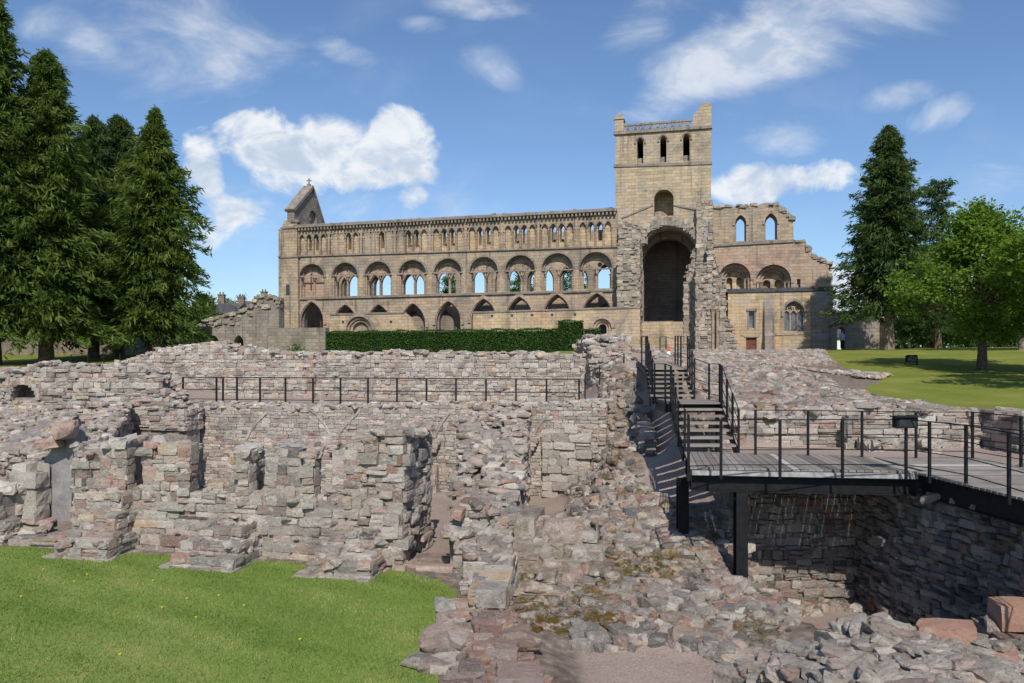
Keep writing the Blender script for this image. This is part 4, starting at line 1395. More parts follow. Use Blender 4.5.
def nave_front():
    nv = bpy.data.objects.new('nave_wall', None); COL.objects.link(nv); nv.parent = abbey
    base = -1.0
    # lower two storeys: front plate with arcade and triforium openings
    tri = [arch_px(a, b, ap, si) for a, b, ap, si in TRI]
    arc = [arch_px(a, b, ap, 362, pointed=True) for a, b, ap in ARC]
    uL, uR = uA(278.5), uA(617.5)
    m = MB()
    outer = [(uL, base), (uR, base), uw(617.5, 248), uw(278.5, 257.5)]
    m.plate(outer, [t[0] for t in tri] + [a[0] for a in arc], 0, .45)
    # clerestory: blind and open arches
    holes = []; opens = []; rings = MB(); shafts = MB()
    for i in range(9):
        e0, e1 = CLER_EDGE[i] + 2.2, CLER_EDGE[i + 1] - 2.2
        step = (e1 - e0) / 4
        for k in range(4):
            x0, x1 = e0 + k * step + .9, e0 + (k + 1) * step - .9
            cx = (x0 + x1) / 2
            ap = np.interp(cx, [296, 614], [235.0, 221.0]); si = np.interp(cx, [296, 614], [256.0, 245.5])
            h, (u0, u1, ws, sp, rise) = arch_px(x0, x1, ap, si, pointed=True)
            holes.append(h)
            rings = MB(); rings.plate(ring(u0, u1, sp, rise, .13), [], -.07, .02)
            rings.build('clerestory_hood', 'abbey_grey', nv)
            for uu in (u0 - .08, u1 + .08):
                shafts.box((uu - .06, -.05, ws), (uu + .06, .05, sp - .02))
                shafts.box((uu - .12, -.09, sp - .16), (uu + .12, .05, sp + .02))
            if k in (1, 2):
                mid = .12
                opens.append(arch(u0 + mid, u1 - mid, ws + (sp - ws) * .3, sp - .02, rise * .85))
        ub = uA(CLER_EDGE[i])
        shafts.box((ub - .14, -.13, wA(CLER_EDGE[i], np.interp(CLER_EDGE[i], [296, 614], [257, 246]))), (ub + .14, .03, wA(CLER_EDGE[i], np.interp(CLER_EDGE[i], [296, 614], [229, 213]))))
    co = [uw(278.5, 257.5), uw(617.5, 248), uw(617.5, 212), uw(278.5, 229)]
    m.plate(co, holes, 0, .28)
    o = m.build('wall_face', 'abbey_mixed', nv)
    c = MB(); c.plate(co, opens, .283, 1.2)
    c.build('clerestory_wall', 'buff_gold', nv)
    shafts.build('clerestory_shaft', 'abbey_pink', nv)
    # second order of the big arches and the triforium screens
    m2 = MB()
    h2 = []
    for t in tri:
        u0, u1, ws, sp, rise = t[1]
        h2.append(arch(u0 + .2, u1 - .2, ws, sp, rise - .2))
    for a in arc:
        u0, u1, ws, sp, rise = a[1]
        h2.append(arch(u0 + .22, u1 - .22, ws, sp, rise - .3))
    m2.plate([(uL, base), (uR, base), uw(617.5, 248.2), uw(278.5, 257.7)], h2, .453, 1.25)
    m2.build('inner_order', 'abbey_grey', nv)
    for i, t in enumerate(tri):
        u0, u1, ws, sp, rise = t[1]
        um = (u0 + u1) / 2; hw = (u1 - u0) / 2 - .2
        sc = MB()
        hl = ws + (sp + rise - ws) * .36
        sub = []
        subrise = hw * .85
        for a, b in ((um - hw + .03, um - .1), (um + .1, um + hw - .03)):
            if i == 0 and b > um:
                continue
            sub.append(arch(a, b, ws + .02, hl, subrise))
        if i == 0:
            sub = [[(um - .62, ws + .9), (um - .42, ws + .9), (um - .42, sp + .6), (um - .62, sp + .6)]]
        body = arch(u0 + .1, u1 - .1, ws - .05, sp, rise - .1)
        if i in (1, 2, 5, 6, 8) :
            qa = [(um + .3 + .26 * math.cos(q), sp + .45 + .26 * math.sin(q)) for q in np.linspace(0, 2 * math.pi, 9)[:-1]]
            sub.append(qa if i in (5, 6, 8) else [(um + .0 + .16 * math.cos(q), sp + .75 + .16 * math.sin(q)) for q in np.linspace(0, 2 * math.pi, 9)[:-1]])
        sc.plate(body, sub, .75, 1.05)
        tb = sc.build('triforium_screen', 'abbey_pink' if i < 7 else 'abbey_mixed', nv)
        sh = MB()
        sh.tube([(um, .62, ws), (um, .62, ws + .12), (um, .62, ws + .14), (um, .62, sp - .15), (um, .62, sp + .05)], [.2, .2, .11, .11, .24], 8)
        for s_ in (-1, 1):
            ue = um + s_ * hw
            sh.tube([(ue, .6, ws), (ue, .6, hl), (ue, .6, hl + .15)], [.11, .11, .22], 8)
            sh.tube([(um + s_ * (hw + .16), .22, ws), (um + s_ * (hw + .16), .22, sp - .15), (um + s_ * (hw + .16), .22, sp + .08)], [.13, .13, .26], 8)
        sh.build('colonnette', 'abbey_pink', tb)
        hd = MB(); hd.plate(ring(u0, u1, sp, rise, .2), [], -.1, .03)
        hd.build('triforium_hood', 'abbey_grey', nv)
    for a in arc:
        u0, u1, ws, sp, rise = a[1]
        hd = MB(); hd.plate(ring(u0, u1, sp, rise, .3, leg=.3), [], -.14, .03); hd.plate(ring(u0 + .1, u1 - .1, sp, rise - .1, .1, leg=1.5), [], -.02, .3)
        hd.build('arcade_arch', 'abbey_pink', nv)
    # piers between bays, strings, cornice with its corbels
    for i in range(10):
        st_ = MB()
        x = CLER_EDGE[i] - .2
        u = uA(x)
        st_.box((u - .28, -.12, wA(x, np.interp(x, [296, 614], [299, 290]))), (u + .28, .02, wA(x, np.interp(x, [296, 614], [275, 268]))))
        st_.build('bay_pilaster', 'abbey_tan', nv)
    for (ya, yb, d, hh) in [(256.8, 246.6, .16, .16), (299.2, 290.3, .2, .24), (277, 268.5, .07, .14)]:
        a, b = uw(278.5, ya), uw(617, yb)
        s2 = MB()
        s2.plate([(a[0], a[1] - hh / 2), (b[0], b[1] - hh / 2), (b[0], b[1] + hh / 2), (a[0], a[1] + hh / 2)], [], -d, .02)
        s2.build('string_course', 'abbey_grey', nv)
    k = MB()
    a, b = uw(296, 228.3), uw(617, 211.4)
    k.plate([(a[0], a[1] - .02), (b[0], b[1] - .02), (b[0], b[1] + .3), (a[0], a[1] + .3)], [], -.5, 1.2)
    n = 92
    for i in range(n):
        t = (i + .5) / n
        u = a[0] + (b[0] - a[0]) * t; w = a[1] + (b[1] - a[1]) * t
        k.box((u - .09, -.42, w - .36), (u + .09, .0, w - .023))
    k.build('cornice', 'abbey_grey', nv)
    # broken stones on the wall head
    g = MB()
    for i in range(60):
        x = random.uniform(297, 615)
        u, w = uw(x, np.interp(x, [296, 617], [228.3, 211.4]))
        add_stones(g, [(u, random.uniform(-.2, .9), w + .32)], [(random.uniform(.2, .7), .5, random.uniform(.08, .22))], 0, .08, 'rough', PAL_ABBEY)
    g.build('wall_head', 'abbey_rubble', nv)
    return nv


nave = nave_front()


def north_side():
    """the far nave wall seen through the openings, and the aisle wall behind it"""
    nv = bpy.data.objects.new('north_nave_wall', None); COL.objects.link(nv); nv.parent = abbey
    for ch in list(nave.children):
        st_ = ch.name.split('.')[0]
        if st_ in ('wall_face', 'clerestory_wall', 'inner_order'):
            c = ch.copy(); COL.objects.link(c); c.parent = nv
            if 'triforium' in st_:
                for g in ch.children:
                    d = g.copy(); COL.objects.link(d); d.parent = c
    nv.location = (0, 10.4, 0)
    m = MB()
    holes = []
    for i in range(9):
        x = (ARC[i][0] + ARC[i][1]) / 2
        u = uA(x)
        holes.append(arch(u - .55, u + .55, 3.2, 5.2, .8))
    m.plate([(uA(279), -1), (uA(617), -1), (uA(617), 6.6), (uA(279), 6.6)], holes, 15.8, 16.8)
    m.build('north_aisle_wall', 'abbey_grey', abbey)


north_side()


def west_end():
    w_ = bpy.data.objects.new('west_front', None); COL.objects.link(w_); w_.parent = abbey
    m = MB()
    uL, uR = uA(279, -1), uA(296, -1)
    h, _ = arch_px(276.5, 287.5, 303, 340, v=-.9, pointed=True)
    m.plate([(uL - .3, -1), (uR, -1), (uR, wA(296, 299, -1)), (uL - .3, wA(279, 299, -1))], [], -.5, 1.6)
    m.plate([(uL, wA(279, 299, -1) + .003), (uR - .1, wA(279, 299, -1) + .003), (uR - .1, wA(296, 256, -1)), (uL, wA(279, 256, -1))], [], -.45, 1.6)
    m.plate([(uL + .05, wA(279, 256, -1) + .003), (uR - .25, wA(279, 256, -1) + .003), (uR - .25, wA(296, 222, -1)), (uL + .25, wA(279, 220, -1)), (uL + .05, wA(279, 226, -1))], [], -.4, 1.6)
    m.build('stair_turret', 'abbey_tan', w_)
    c = MB()
    c.plate([(uL - .1, wA(279, 257.5, -1)), (uR, wA(279, 257.5, -1)), (uR, wA(279, 256, -1)), (uL - .1, wA(279, 256, -1))], [], -.55, 1.62)
    c.build('turret_string', 'abbey_grey', w_); c = MB()
    c.plate([(uL - .12, wA(279, 228, -1)), (uR - .1, wA(279, 228, -1)), (uR - .1, wA(279, 226.6, -1)), (uL - .12, wA(279, 226.6, -1))], [], -.52, 1.62)
    for i in range(10):
        add_stones(c, [(random.uniform(uL + .3, uR - .5), random.uniform(-.2, 1.4), wA(288, 220.5, -1))], [(random.uniform(.4, .9), .6, random.uniform(.2, .4))], 0, .1, 'rough', PAL_ABBEY)
    c.build('turret_string', 'abbey_grey', w_)
    s = MB(); s.box((uA(288.5), -.52, wA(288, 295)), (uA(291.5), -.44, wA(288, 285)))
    s.build('slit_window', 'dark_glass_and_holes', w_)
    # gable: plane across the nave
    ug = uA(295.5)
    v0, v1 = -.3, 7.7
    vm = 3.9
    zc = wA(300, 229)
    Yg = Ap(ug, vm)[1]
    apex = (HY - 187.5) / F * Yg - AZ
    zk = (HY - 211) / F * Ap(ug, v0)[1] - AZ
    prof_ = [(v0, 0), (v1, 0), (v1, zc + .4), (vm, apex), (v0, zk), ]
    # the rose, low in the gable
    rc = (HY - 218.5) / F * Ap(ug, 3.9)[1] - AZ
    rr = .98
    vr = 4.1
    circ = [(vr + rr * math.cos(q), rc + rr * math.sin(q)) for q in np.linspace(0, 2 * math.pi, 21)[:-1]]
    # great west window, round-headed
    g = MB(); g.plate(prof_, [circ], ug - .9, ug, axis='u')
    g.build('gable_wall', 'abbey_grey', w_)
    t = MB()
    for q in range(8):
        a = q * math.pi / 4
        t.bar((ug - .4, vr + .25 * math.cos(a), rc + .25 * math.sin(a)), (ug - .4, vr + rr * math.cos(a), rc + rr * math.sin(a)), .1)
    t.plate([(vr + .34 * math.cos(q), rc + .34 * math.sin(q)) for q in np.linspace(0, 2 * math.pi, 13)[:-1]], [[(vr + .2 * math.cos(q), rc + .2 * math.sin(q)) for q in np.linspace(0, 2 * math.pi, 13)[:-1]]], ug - .47, ug - .33, axis='u')
    for q in range(8):
        a = q * math.pi / 4 + math.pi / 8
        cx, cy = vr + .66 * math.cos(a), rc + .66 * math.sin(a)
        t.plate([(cx + .25 * math.cos(p), cy + .25 * math.sin(p)) for p in np.linspace(0, 2 * math.pi, 11)[:-1]], [[(cx + .17 * math.cos(p), cy + .17 * math.sin(p)) for p in np.linspace(0, 2 * math.pi, 11)[:-1]]], ug - .45, ug - .352, axis='u')
    t.build('rose_tracery', 'abbey_pink', w_)
    cp = MB()
    cp.bar((ug - .45, v0 - .2, zk + .05), (ug - .45, vm, apex + .1), 1.3, .35)
    cp.bar((ug - .45, v1, zc + .45), (ug - .45, vm, apex + .1), 1.2, .3)
    cp.box((ug - .6, vm - .16, apex + .1), (ug - .25, vm + .16, apex + .45))
    cp.bar((ug - .43, vm, apex + .4), (ug - .43, vm, apex + 1.15), .12)
    cp.bar((ug - .73, vm, apex + .85), (ug - .12, vm, apex + .85), .12)
    cp.build('gable_coping', 'abbey_grey', w_)


west_end()


def tower():
    tw = bpy.data.objects.new('tower', None); COL.objects.link(tw); tw.parent = abbey
    uL, uR = uA(617), uA(712.5)
    big, bp = arch_px(640, 697, 228.5, 322)
    niche, npar = arch_px(654, 673.5, 189.5, 216)
    lan = []
    m = MB()
    wt = wA(660, 127.5)
    for a, b, ap, si in [(637, 643.3, 138, 163.5), (660, 666.4, 136, 162.5), (683, 689.6, 134, 161)]:
        h, p = arch_px(a, b, ap, si, pointed=True); lan.append((h, p))
    left = uA(615.2)
    outer = [(uL, -1), (uR, -1), (uR, wA(712, 200)), (uA(711), wA(711, 199)), (uA(711), wA(700, 127)), (left, wA(617, 131)), (left, wA(617, 200)), (uL, wA(617, 212))]
    bh = arch(bp[0], bp[1], -1.0, bp[3], bp[4])[0:]
    doorhole = bh
    m.plate(outer, [big, niche] + [l[0] for l in lan], 0, 1.2)
    f = m.build('south_face', 'tower_tan', tw)
    # the other three sides and the floor that closes the crossing in
    d = 10.2
    s = MB()
    s.plate([(1.203, -1), (d, -1), (d, wt), (1.203, wt)], [], left + .003, left + 1.2, axis='u')
    s.plate([(1.203, -1), (d, -1), (d, wt), (1.203, wt)], [], uA(711) - 1.2, uA(711) - .003, axis='u')
    s.plate([(left + 1.205, -1), (uA(711) - 1.205, -1), (uA(711) - 1.205, wt), (left + 1.205, wt)], [], d - 1.2, d - .003)
    s.build('tower_wall', 'abbey_grey', tw)
    fl = MB()
    fl.box((left + 1.21, 1.21, wA(660, 223)), (uA(711) - 1.21, d - 1.21, wA(660, 220)))
    fl.build('tower_floor', 'abbey_grey', tw); fl = MB()
    fl.box((left + 1.21, 1.21, wt - 1.0), (uA(711) - 1.21, d - 1.21, wt - .6))
    fl.build('tower_floor', 'abbey_grey', tw)
    # back of the niche and lancets
    b = MB()
    a0, a1, ws, sp, ri = npar
    b.plate(arch(a0 - .3, a1 + .3, ws - .1, sp, ri + .3), [], 1.9, 2.1)
    b.build('niche_back', 'buff_gold', tw)
    for h, (a0, a1, ws, sp, ri) in lan:
        dk = MB(); dk.plate(arch(a0 - .1, a1 + .1, ws + (sp - ws) * .02, ws + (sp - ws) * .30, .1), [], .75, .95)
        dk.build('belfry_sill', 'abbey_grey', tw)
    # inner arch and deep reveal
    i = MB()
    i.plate([(bp[0] - .6, -1), (bp[1] + .6, -1), (bp[1] + .6, wA(660, 224.5)), (bp[0] - .6, wA(660, 224.5))], [arch(uA(643.5, 3), uA(692.5, 3), wA(660, 321, 3), wA(660, 263, 3), (uA(692.5, 3) - uA(643.5, 3)) / 2)], 3.2, 4.0)
    i.build('crossing_arch', 'abbey_grey', tw)
    r_ = MB()
    for w, v0, v1 in [(.55, -.22, .02)]:
        r_.plate(ring(bp[0], bp[1], bp[3], bp[4], w), [], v0, v1)
    r_.build('arch_ring', 'abbey_grey', tw)
    for h, (a0, a1, ws, sp, ri) in lan:
        hd = MB(); hd.plate(ring(a0 - .1, a1 + .1, sp, ri + .05, .16, leg=.1), [], -.12, .02)
        hd.build('lancet_hood', 'abbey_grey', tw)
    for ya, yb, dd in [(133.6, 127.2, .22), (166, 163, .1)]:
        st_ = MB(); a, bq = uw(615, ya), uw(711, yb)
        st_.plate([(a[0] - .15, a[1] - .14), (bq[0] + .12, bq[1] - .14), (bq[0] + .12, bq[1] + .14), (a[0] - .15, a[1] + .14)], [], -dd, .3)
        st_.build('string_course', 'abbey_grey', tw)
    for (x0, y0), (x1, y1) in [((622, 218), (653, 205)), ((674, 205), (697, 210))]:
        st_ = MB(); a, bq = uw(x0, y0), uw(x1, y1)
        st_.bar((a[0], -.03, a[1]), (bq[0], -.03, bq[1]), .14, .16)
        st_.build('raking_string', 'abbey_grey', tw)
    # corner turrets and lattice parapet
    t = MB()
    a = uw(614.6, 133); bq = uw(623.4, 119)
    t.box((a[0], .0, a[1]), (bq[0], 1.2, bq[1]))
    t.plate([(a[0] - .1, bq[1] + .003), (bq[0] + .1, bq[1] + .003), (bq[0] - .2, bq[1] + .5), (a[0] + .3, bq[1] + .5)], [], -.1, 1.3)
    t.bar(((a[0] + bq[0]) / 2, .6, bq[1] + .5), ((a[0] + bq[0]) / 2, .6, bq[1] + 1.1), .12)
    t.build('corner_turret', 'tower_tan', tw)
    c = MB()
    pts = [(692, 127), (711.3, 127), (711.5, 106), (709, 102), (702.5, 103), (698, 110), (694, 113)]
    c.plate(out_px(pts), [], .0, 2.0)
    c.build('corner_turret', 'tower_tan', tw)
    p = MB()
    x0, x1 = 624, 691.5
    n = 9
    yb = lambda x: np.interp(x, [624, 692], [132, 127])
    yt = lambda x: np.interp(x, [624, 692], [125, 119.6])
    A, B = uw(x0, yt(x0)), uw(x1, yt(x1))
    p.bar((A[0], .2, A[1]), (B[0], .2, B[1]), .2, .22)
    for k in range(n):
        xa, xb = x0 + (x1 - x0) * k / n, x0 + (x1 - x0) * (k + 1) / n
        a, bq = uw(xa, yb(xa)), uw(xb, yb(xb)); a2, b2 = uw(xa, yt(xa)), uw(xb, yt(xb))
        p.bar((a[0], .2, a[1]), (b2[0], .2, b2[1]), .1); p.bar((bq[0], .2, bq[1]), (a2[0], .2, a2[1]), .1)
        p.bar((a[0], .2, a[1]), (a2[0], .2, a2[1]), .12)
        p.box(((a[0] + bq[0]) / 2 - .13, .1, (a[1] + a2[1]) / 2 - .13), ((a[0] + bq[0]) / 2 + .13, .3, (a[1] + a2[1]) / 2 + .13))
    p.build('lattice_parapet', 'abbey_grey', tw)
    # rubble remains of the transept: two broken masses either side of the great arch
    m, co = MB(), MB()

    def rect(x0, x1, v0, v1):
        a, b = uA(x0, v0), uA(x1, v0)
        return [(a, v0), (b, v0), (b, v1), (a, v1)]

    def zprof(pts, v):
        U = [uA(a, v) for a, b in pts]; W = [wA(a, b, v) for a, b in pts]
        return lambda x, y: np.interp(x, U, W)
    kw = dict(course=(.22, .42), length=(.3, .8), depth=.4, rough=.07, pal=PAL_ABBEY, top=4, temp='box', tilt=.06, split=.3)
    masonry(m, co, rect(617.5, 640, -2.4, 0), -1, zprof([(617, 250), (622, 243), (640, 240)], -2.4), **kw)
    masonry(m, co, rect(619, 646, -.7, 0), wA(630, 245), zprof([(619, 221), (628, 222), (640, 226), (646, 229)], -.7), **kw, skip=lambda i, s, z: False)
    l_ = m.build('transept_stump', 'abbey_rubble', tw); co.build('core', 'mortar', l_)
    m, co = MB(), MB()
    masonry(m, co, rect(696, 712, -2.6, 0), -1, zprof([(696, 262), (712, 262)], -2.6), **kw)
    masonry(m, co, rect(708, 726, -2.2, 0), -1, zprof([(708, 243), (712, 250), (718, 266), (722, 283), (726, 300), (732, 330)], -2.2), **kw)
    masonry(m, co, rect(720, 737, -2.9, -1.4), -1, zprof([(720, 305), (727, 318), (737, 344)], -2.9), **kw)
    masonry(m, co, rect(684, 697, -.5, 1), -1, zprof([(684, 292), (686, 280), (690, 262), (697, 248)], -.5), **{**kw, 'rough': .03})
    masonry(m, co, rect(697, 712.5, -1.0, 0), wA(700, 262), zprof([(697, 202), (712, 201)], -1.0), course=(.3, .4), length=(.5, .9), depth=.35, rough=.015, pal=PAL_ABBEY, top=1, temp='box',
            skip=lambda i, s, z: i == 0 and .75 < s < 1.55 and wA(705, 242) < z < wA(705, 228))
    r2 = m.build('transept_stump', 'abbey_rubble', tw); co.build('core', 'mortar', r2)
    sw = MB()
    for x in (713, 717.5):
        u = uA(x, -2.7)
        sw.tube([(u, -2.75, -1), (u, -2.75, wA(x, 312, -2.7)), (u, -2.75, wA(x, 309, -2.7))], [.16, .16, .3], 8)
    sw.build('vault_shaft', 'abbey_pink', tw)
    # sill wall closing the foot of the arch
    sl = MB()
    sl.plate([(uA(639), -1), (uA(697), -1), (uA(697), wA(690, 318)), (uA(690), wA(690, 321.5)), (uA(639), wA(650, 322.5))], [], -.35, -.003)
    sl.build('sill_wall', 'buff_gold', tw)
    v = MB()
    for k in range(30):
        q = math.pi * (k + .5) / 30
        rx = (bp[1] - bp[0]) / 2 + .45
        u = (bp[0] + bp[1]) / 2 + rx * math.cos(q); w = bp[3] + rx * math.sin(q)
        add_stones(v, [(u, -.3, w)], [(.55, .5, .42)], 0, .15, 'box', PAL_ABBEY)
        add_stones(v, [(u + .45 * math.cos(q), -.2, w + .45 * math.sin(q))], [(.5, .5, .45)], 0, .2, 'box', PAL_ABBEY)
    v.build('voussoir', 'abbey_rubble', tw)


tower()


def choir():
    ch = bpy.data.objects.new('choir', None); COL.objects.link(ch); ch.parent = abbey
    m = MB()
    wins = [arch_px(735, 746.3, 215.2, 241.2, pointed=True), arch_px(764.5, 777.3, 213.4, 239.8, pointed=True)]
    bl = [arch_px(719, 750.5, 263, 292), arch_px(756, 791, 264.6, 292)]
    slit = [uw(797, 290), uw(800.5, 290), uw(800.5, 279), uw(797, 279)]
    lower = out_px([(712, 245), (793.5, 240.5), (803.5, 241), (809, 247), (815, 257), (817, 262), (829, 263.5), (830, 290), (830, 356), (712, 356)])[::-1]
    m.plate(lower, [b[0] for b in bl] + [slit], 0, .5)
    m.build('wall_face', 'abbey_pink', ch)
    up = MB()
    up.plate(out_px([(712, 245), (712, 207.5), (745, 205.8), (779, 203.8), (783, 211), (790, 218), (793.3, 220), (793.5, 240.4)])[::-1], [w[0] for w in wins], 0, .55)
    up.build('clerestory_wall', 'abbey_mixed', ch)
    b2 = MB()
    holes = []
    for b in bl:
        u0, u1, ws, sp, ri = b[1]
        holes.append(arch(u0 + .35, u1 - .35, ws, sp, ri - .35))
    b2.plate(out_px([(713, 250), (793, 246), (800, 250), (815, 262), (829, 266), (829, 350), (713, 350)])[::-1], holes, .503, .85)
    holes = []
    for b in bl:
        u0, u1, ws, sp, ri = b[1]
        holes.append(arch(u0 + .65, u1 - .65, ws, sp, ri - .65))
    b2.plate(out_px([(713, 250), (793, 246), (800, 250), (815, 262), (829, 266), (829, 350), (713, 350)])[::-1], holes, .853, 1.15)
    b2.build('inner_order', 'abbey_pink', ch)
    for b in bl:
        u0, u1, ws, sp, ri = b[1]
        um = (u0 + u1) / 2; hw = (u1 - u0) / 2 - .65
        t = MB()
        sub = [arch(um - hw + .1, um - .2, ws + .3, sp - .1, (hw - .3) / 2), arch(um + .2, um + hw - .1, ws + .3, sp - .1, (hw - .3) / 2)]
        t.plate(arch(u0 + .55, u1 - .55, ws - .1, sp, ri - .55), sub, 1.2, 1.5)
        t.plate(arch(u0 + .5, u1 - .5, ws - .1, sp, ri - .5), [], 1.75, 1.9)
        t.build('blind_arch', 'buff_gold', ch)
        r = MB()
        r.plate(ring(u0, u1, sp, ri, .25, leg=.2), [], -.1, .02)
        for k, ins in enumerate((.17, .5)):
            for s_ in (-1, 1):
                uu = um + s_ * ((u1 - u0) / 2 - ins)
                r.tube([(uu, .3 + .4 * k, ws), (uu, .3 + .4 * k, sp - .2), (uu, .3 + .4 * k, sp)], [.11, .11, .19], 8)
        r.build('arch_ring', 'abbey_pink', ch)
    w2 = MB()
    hs = []
    for w in wins:
        u0, u1, ws, sp, ri = w[1]
        hs.append(arch(u0 + .14, u1 - .14, ws, sp, ri - .2))
    w2.plate(out_px([(713, 244.6), (713, 209), (779, 205.5), (791, 221), (791, 240.9)])[::-1], hs, .553, 1.1)
    w2.build('clerestory_inner', 'abbey_grey', ch)
    for w in wins:
        u0, u1, ws, sp, ri = w[1]
        h = MB(); h.plate(ring(u0, u1, sp, ri, .2, leg=.15), [], -.12, .02); h.plate(ring(u0 + .02, u1 - .02, sp, ri, .06, leg=sp - ws), [], -.05, .2)
        h.build('window_hood', 'abbey_tan', ch)
    s = MB()
    a, b = uw(712, 245.8), uw(794, 240.9)
    s.plate([(a[0], a[1] - .12), (b[0], b[1] - .12), (b[0], b[1] + .12), (a[0], a[1] + .12)], [], -.15, .02)
    s.build('string_course', 'abbey_grey', ch)
    # ragged wall head and broken east end
    g = MB()
    for i in range(70):
        x = random.choice([random.uniform(713, 779), random.uniform(779, 794), random.uniform(795, 829)])
        y = np.interp(x, [713, 779, 783, 793, 794, 803, 815, 829], [207.3, 203.9, 210, 219, 241, 241, 257, 263])
        u, w = uw(x, y)
        add_stones(g, [(u, random.uniform(.1, .5), w)], [(random.uniform(.3, .7), .6, random.uniform(.15, .35))], 0, .12, 'box', PAL_ABBEY)
    for i in range(90):
        y = random.uniform(262, 352); x = 829.5 + random.uniform(-1.5, 1.0)
        u, w = uw(x, y)
        add_stones(g, [(u, random.uniform(.0, 1.5), w)], [(random.uniform(.3, .8), .6, random.uniform(.25, .45))], 0, .05, 'box', PAL_ABBEY)
    g.build('wall_head', 'abbey_rubble', ch)
    back = MB()
    back.plate(out_px([(800, 262), (815, 262), (829, 263.5), (833, 290), (833, 356), (800, 356)])[::-1], [], .9, 7.0)
    back.build('east_return', 'abbey_grey', ch)
    # north wall of the choir behind the window openings
    nb = MB()
    nb.plate([(uA(712), -1), (uA(800), -1), (uA(800), wA(780, 243)), (uA(745), wA(745, 229)), (uA(712), wA(720, 231))], [], 9.5, 10.3)
    nb.build('north_wall', 'abbey_mixed', ch)
    # chapel built against the choir
    cp = bpy.data.objects.new('chapel', None); COL.objects.link(cp); cp.parent = abbey
    V = -2.0
    m = MB()
    win, wp = arch_px(783.5, 804.5, 300, 331, v=V, pointed=False, rise=None)
    u0, u1 = wp[0], wp[1]
    a = (u1 - u0) / 2
    ws, wa = wA(794, 331, V), wA(794, 301, V)
    rise = a * 1.25
    win = arch(u0, u1, ws, wa - rise, rise)
    small = [uw(749, 328, V), uw(754.2, 328, V), uw(754.2, 311, V), uw(749, 311, V)]
    door = [uw(746, 354.2, V), uw(756.6, 354.2, V), uw(756.6, 337.3, V), uw(746, 337.3, V)]
    m.plate(out_px([(728, 356), (833, 356), (833, 291), (728, 292.5)], V), [win, small, door], V, V + .9)
    m.build('chapel_wall', 'buff_gold', cp)
    r = MB()
    r.box((uA(728, V) - .1, V - .15, wA(728, 292.6, V)), (uA(833, V), .5, wA(728, 292.6, V) + .35))
    r.build('chapel_roof', 'slate_roof', cp)
    g = MB(); g.plate(arch(u0 - .05, u1 + .05, ws - .05, wa - rise, rise + .05), [], V + .5, V + .55)
    wf = g.build('window_glass', 'lead_glass', cp)
    t = MB()
    bw = .11
    for k in (1, 2):
        uu = u0 + (u1 - u0) * k / 3
        t.box((uu - bw / 2, V + .3, ws), (uu + bw / 2, V + .45, wa - rise + .15))
    for k in range(3):
        c0 = u0 + (u1 - u0) * k / 3; c1 = u0 + (u1 - u0) * (k + 1) / 3
        t.plate(ring(c0 + .06, c1 - .06, wa - rise - .1, (c1 - c0) / 2 * 1.2, .08), [], V + .3, V + .452)
    for cx, cy, rr in [(.33, .12, .3), (.67, .12, .3), (.5, .55, .34)]:
        uu = u0 + (u1 - u0) * cx; zz = wa - rise + .35 + cy * rise * .9
        t.plate([(uu + rr * math.cos(q), zz + rr * math.sin(q)) for q in np.linspace(0, 2 * math.pi, 15)[:-1]], [[(uu + (rr - .09) * math.cos(q), zz + (rr - .09) * math.sin(q)) for q in np.linspace(0, 2 * math.pi, 15)[:-1]]], V + .29, V + .448)
        for q in range(4):
            an = q * math.pi / 2 + .4
            t.bar((uu + .1 * math.cos(an), V + .37, zz + .1 * math.sin(an)), (uu + rr * math.cos(an), V + .37, zz + rr * math.sin(an)), .07)
    t.build('window_tracery', 'abbey_tan', wf)
    h = MB(); h.plate(ring(u0, u1, wa - rise, rise, .2, leg=.3), [], V - .14, V + .02)
    h.plate(ring(u0 + .12, u1 - .12, wa - rise, rise - .1, .14, leg=wa - rise - ws), [], V + .1, V + .25)
    h.build('window_hood', 'abbey_grey', cp)
    g2 = MB(); g2.plate([(p[0] + (.03 if i in (1, 2) else -.03), p[1]) for i, p in enumerate(small)], [], V + .35, V + .4)
    g2.build('small_window_glass', 'lead_glass', cp)
    l2 = MB()
    l2.box((small[0][0] - .25, V - .12, small[2][1]), (small[1][0] + .25, V + .02, small[2][1] + .25))
    l2.box((small[0][0] - .14, V - .05, small[0][1] - .1), (small[0][0], V + .1, small[2][1])); l2.box((small[1][0], V - .05, small[0][1] - .1), (small[1][0] + .14, V + .1, small[2][1]))
    l2.build('window_surround', 'abbey_grey', cp)
    d = MB(); d.box((door[0][0], V + .25, door[0][1] - .1), (door[1][0], V + .35, door[2][1]))
    for k in range(6):
        uu = door[0][0] + (door[1][0] - door[0][0]) * (k + .5) / 6
        d.box((uu - .07, V + .215, door[0][1]), (uu + .07, V + .25, door[2][1] - .03))
    dd = d.build('door', 'door_red', cp)
    hd = MB(); hd.bar((door[1][0] - .22, V + .16, door[0][1] + .95), (door[1][0] - .22, V + .23, door[0][1] + .95), .08); hd.build('handle', 'black_steel', dd)
    l3 = MB(); l3.box((door[0][0] - .2, V - .06, door[2][1]), (door[1][0] + .2, V + .2, door[2][1] + .22)); l3.build('door_lintel', 'abbey_tan', cp)
    b = MB()
    bu0, bu1 = uA(764.8, V - .8), uA(774.6, V - .8)
    prof_ = [(V - .9, -1), (V - .003, -1), (V - .003, wA(770, 296, V)), (V - .2, wA(770, 305, V)), (V - .55, wA(770, 316, V)), (V - .6, wA(770, 333, V)), (V - .85, wA(770, 336, V))]
    b.plate(prof_, [], bu0, bu1, axis='u')
    b.build('buttress', 'abbey_grey', cp)
    b = MB()
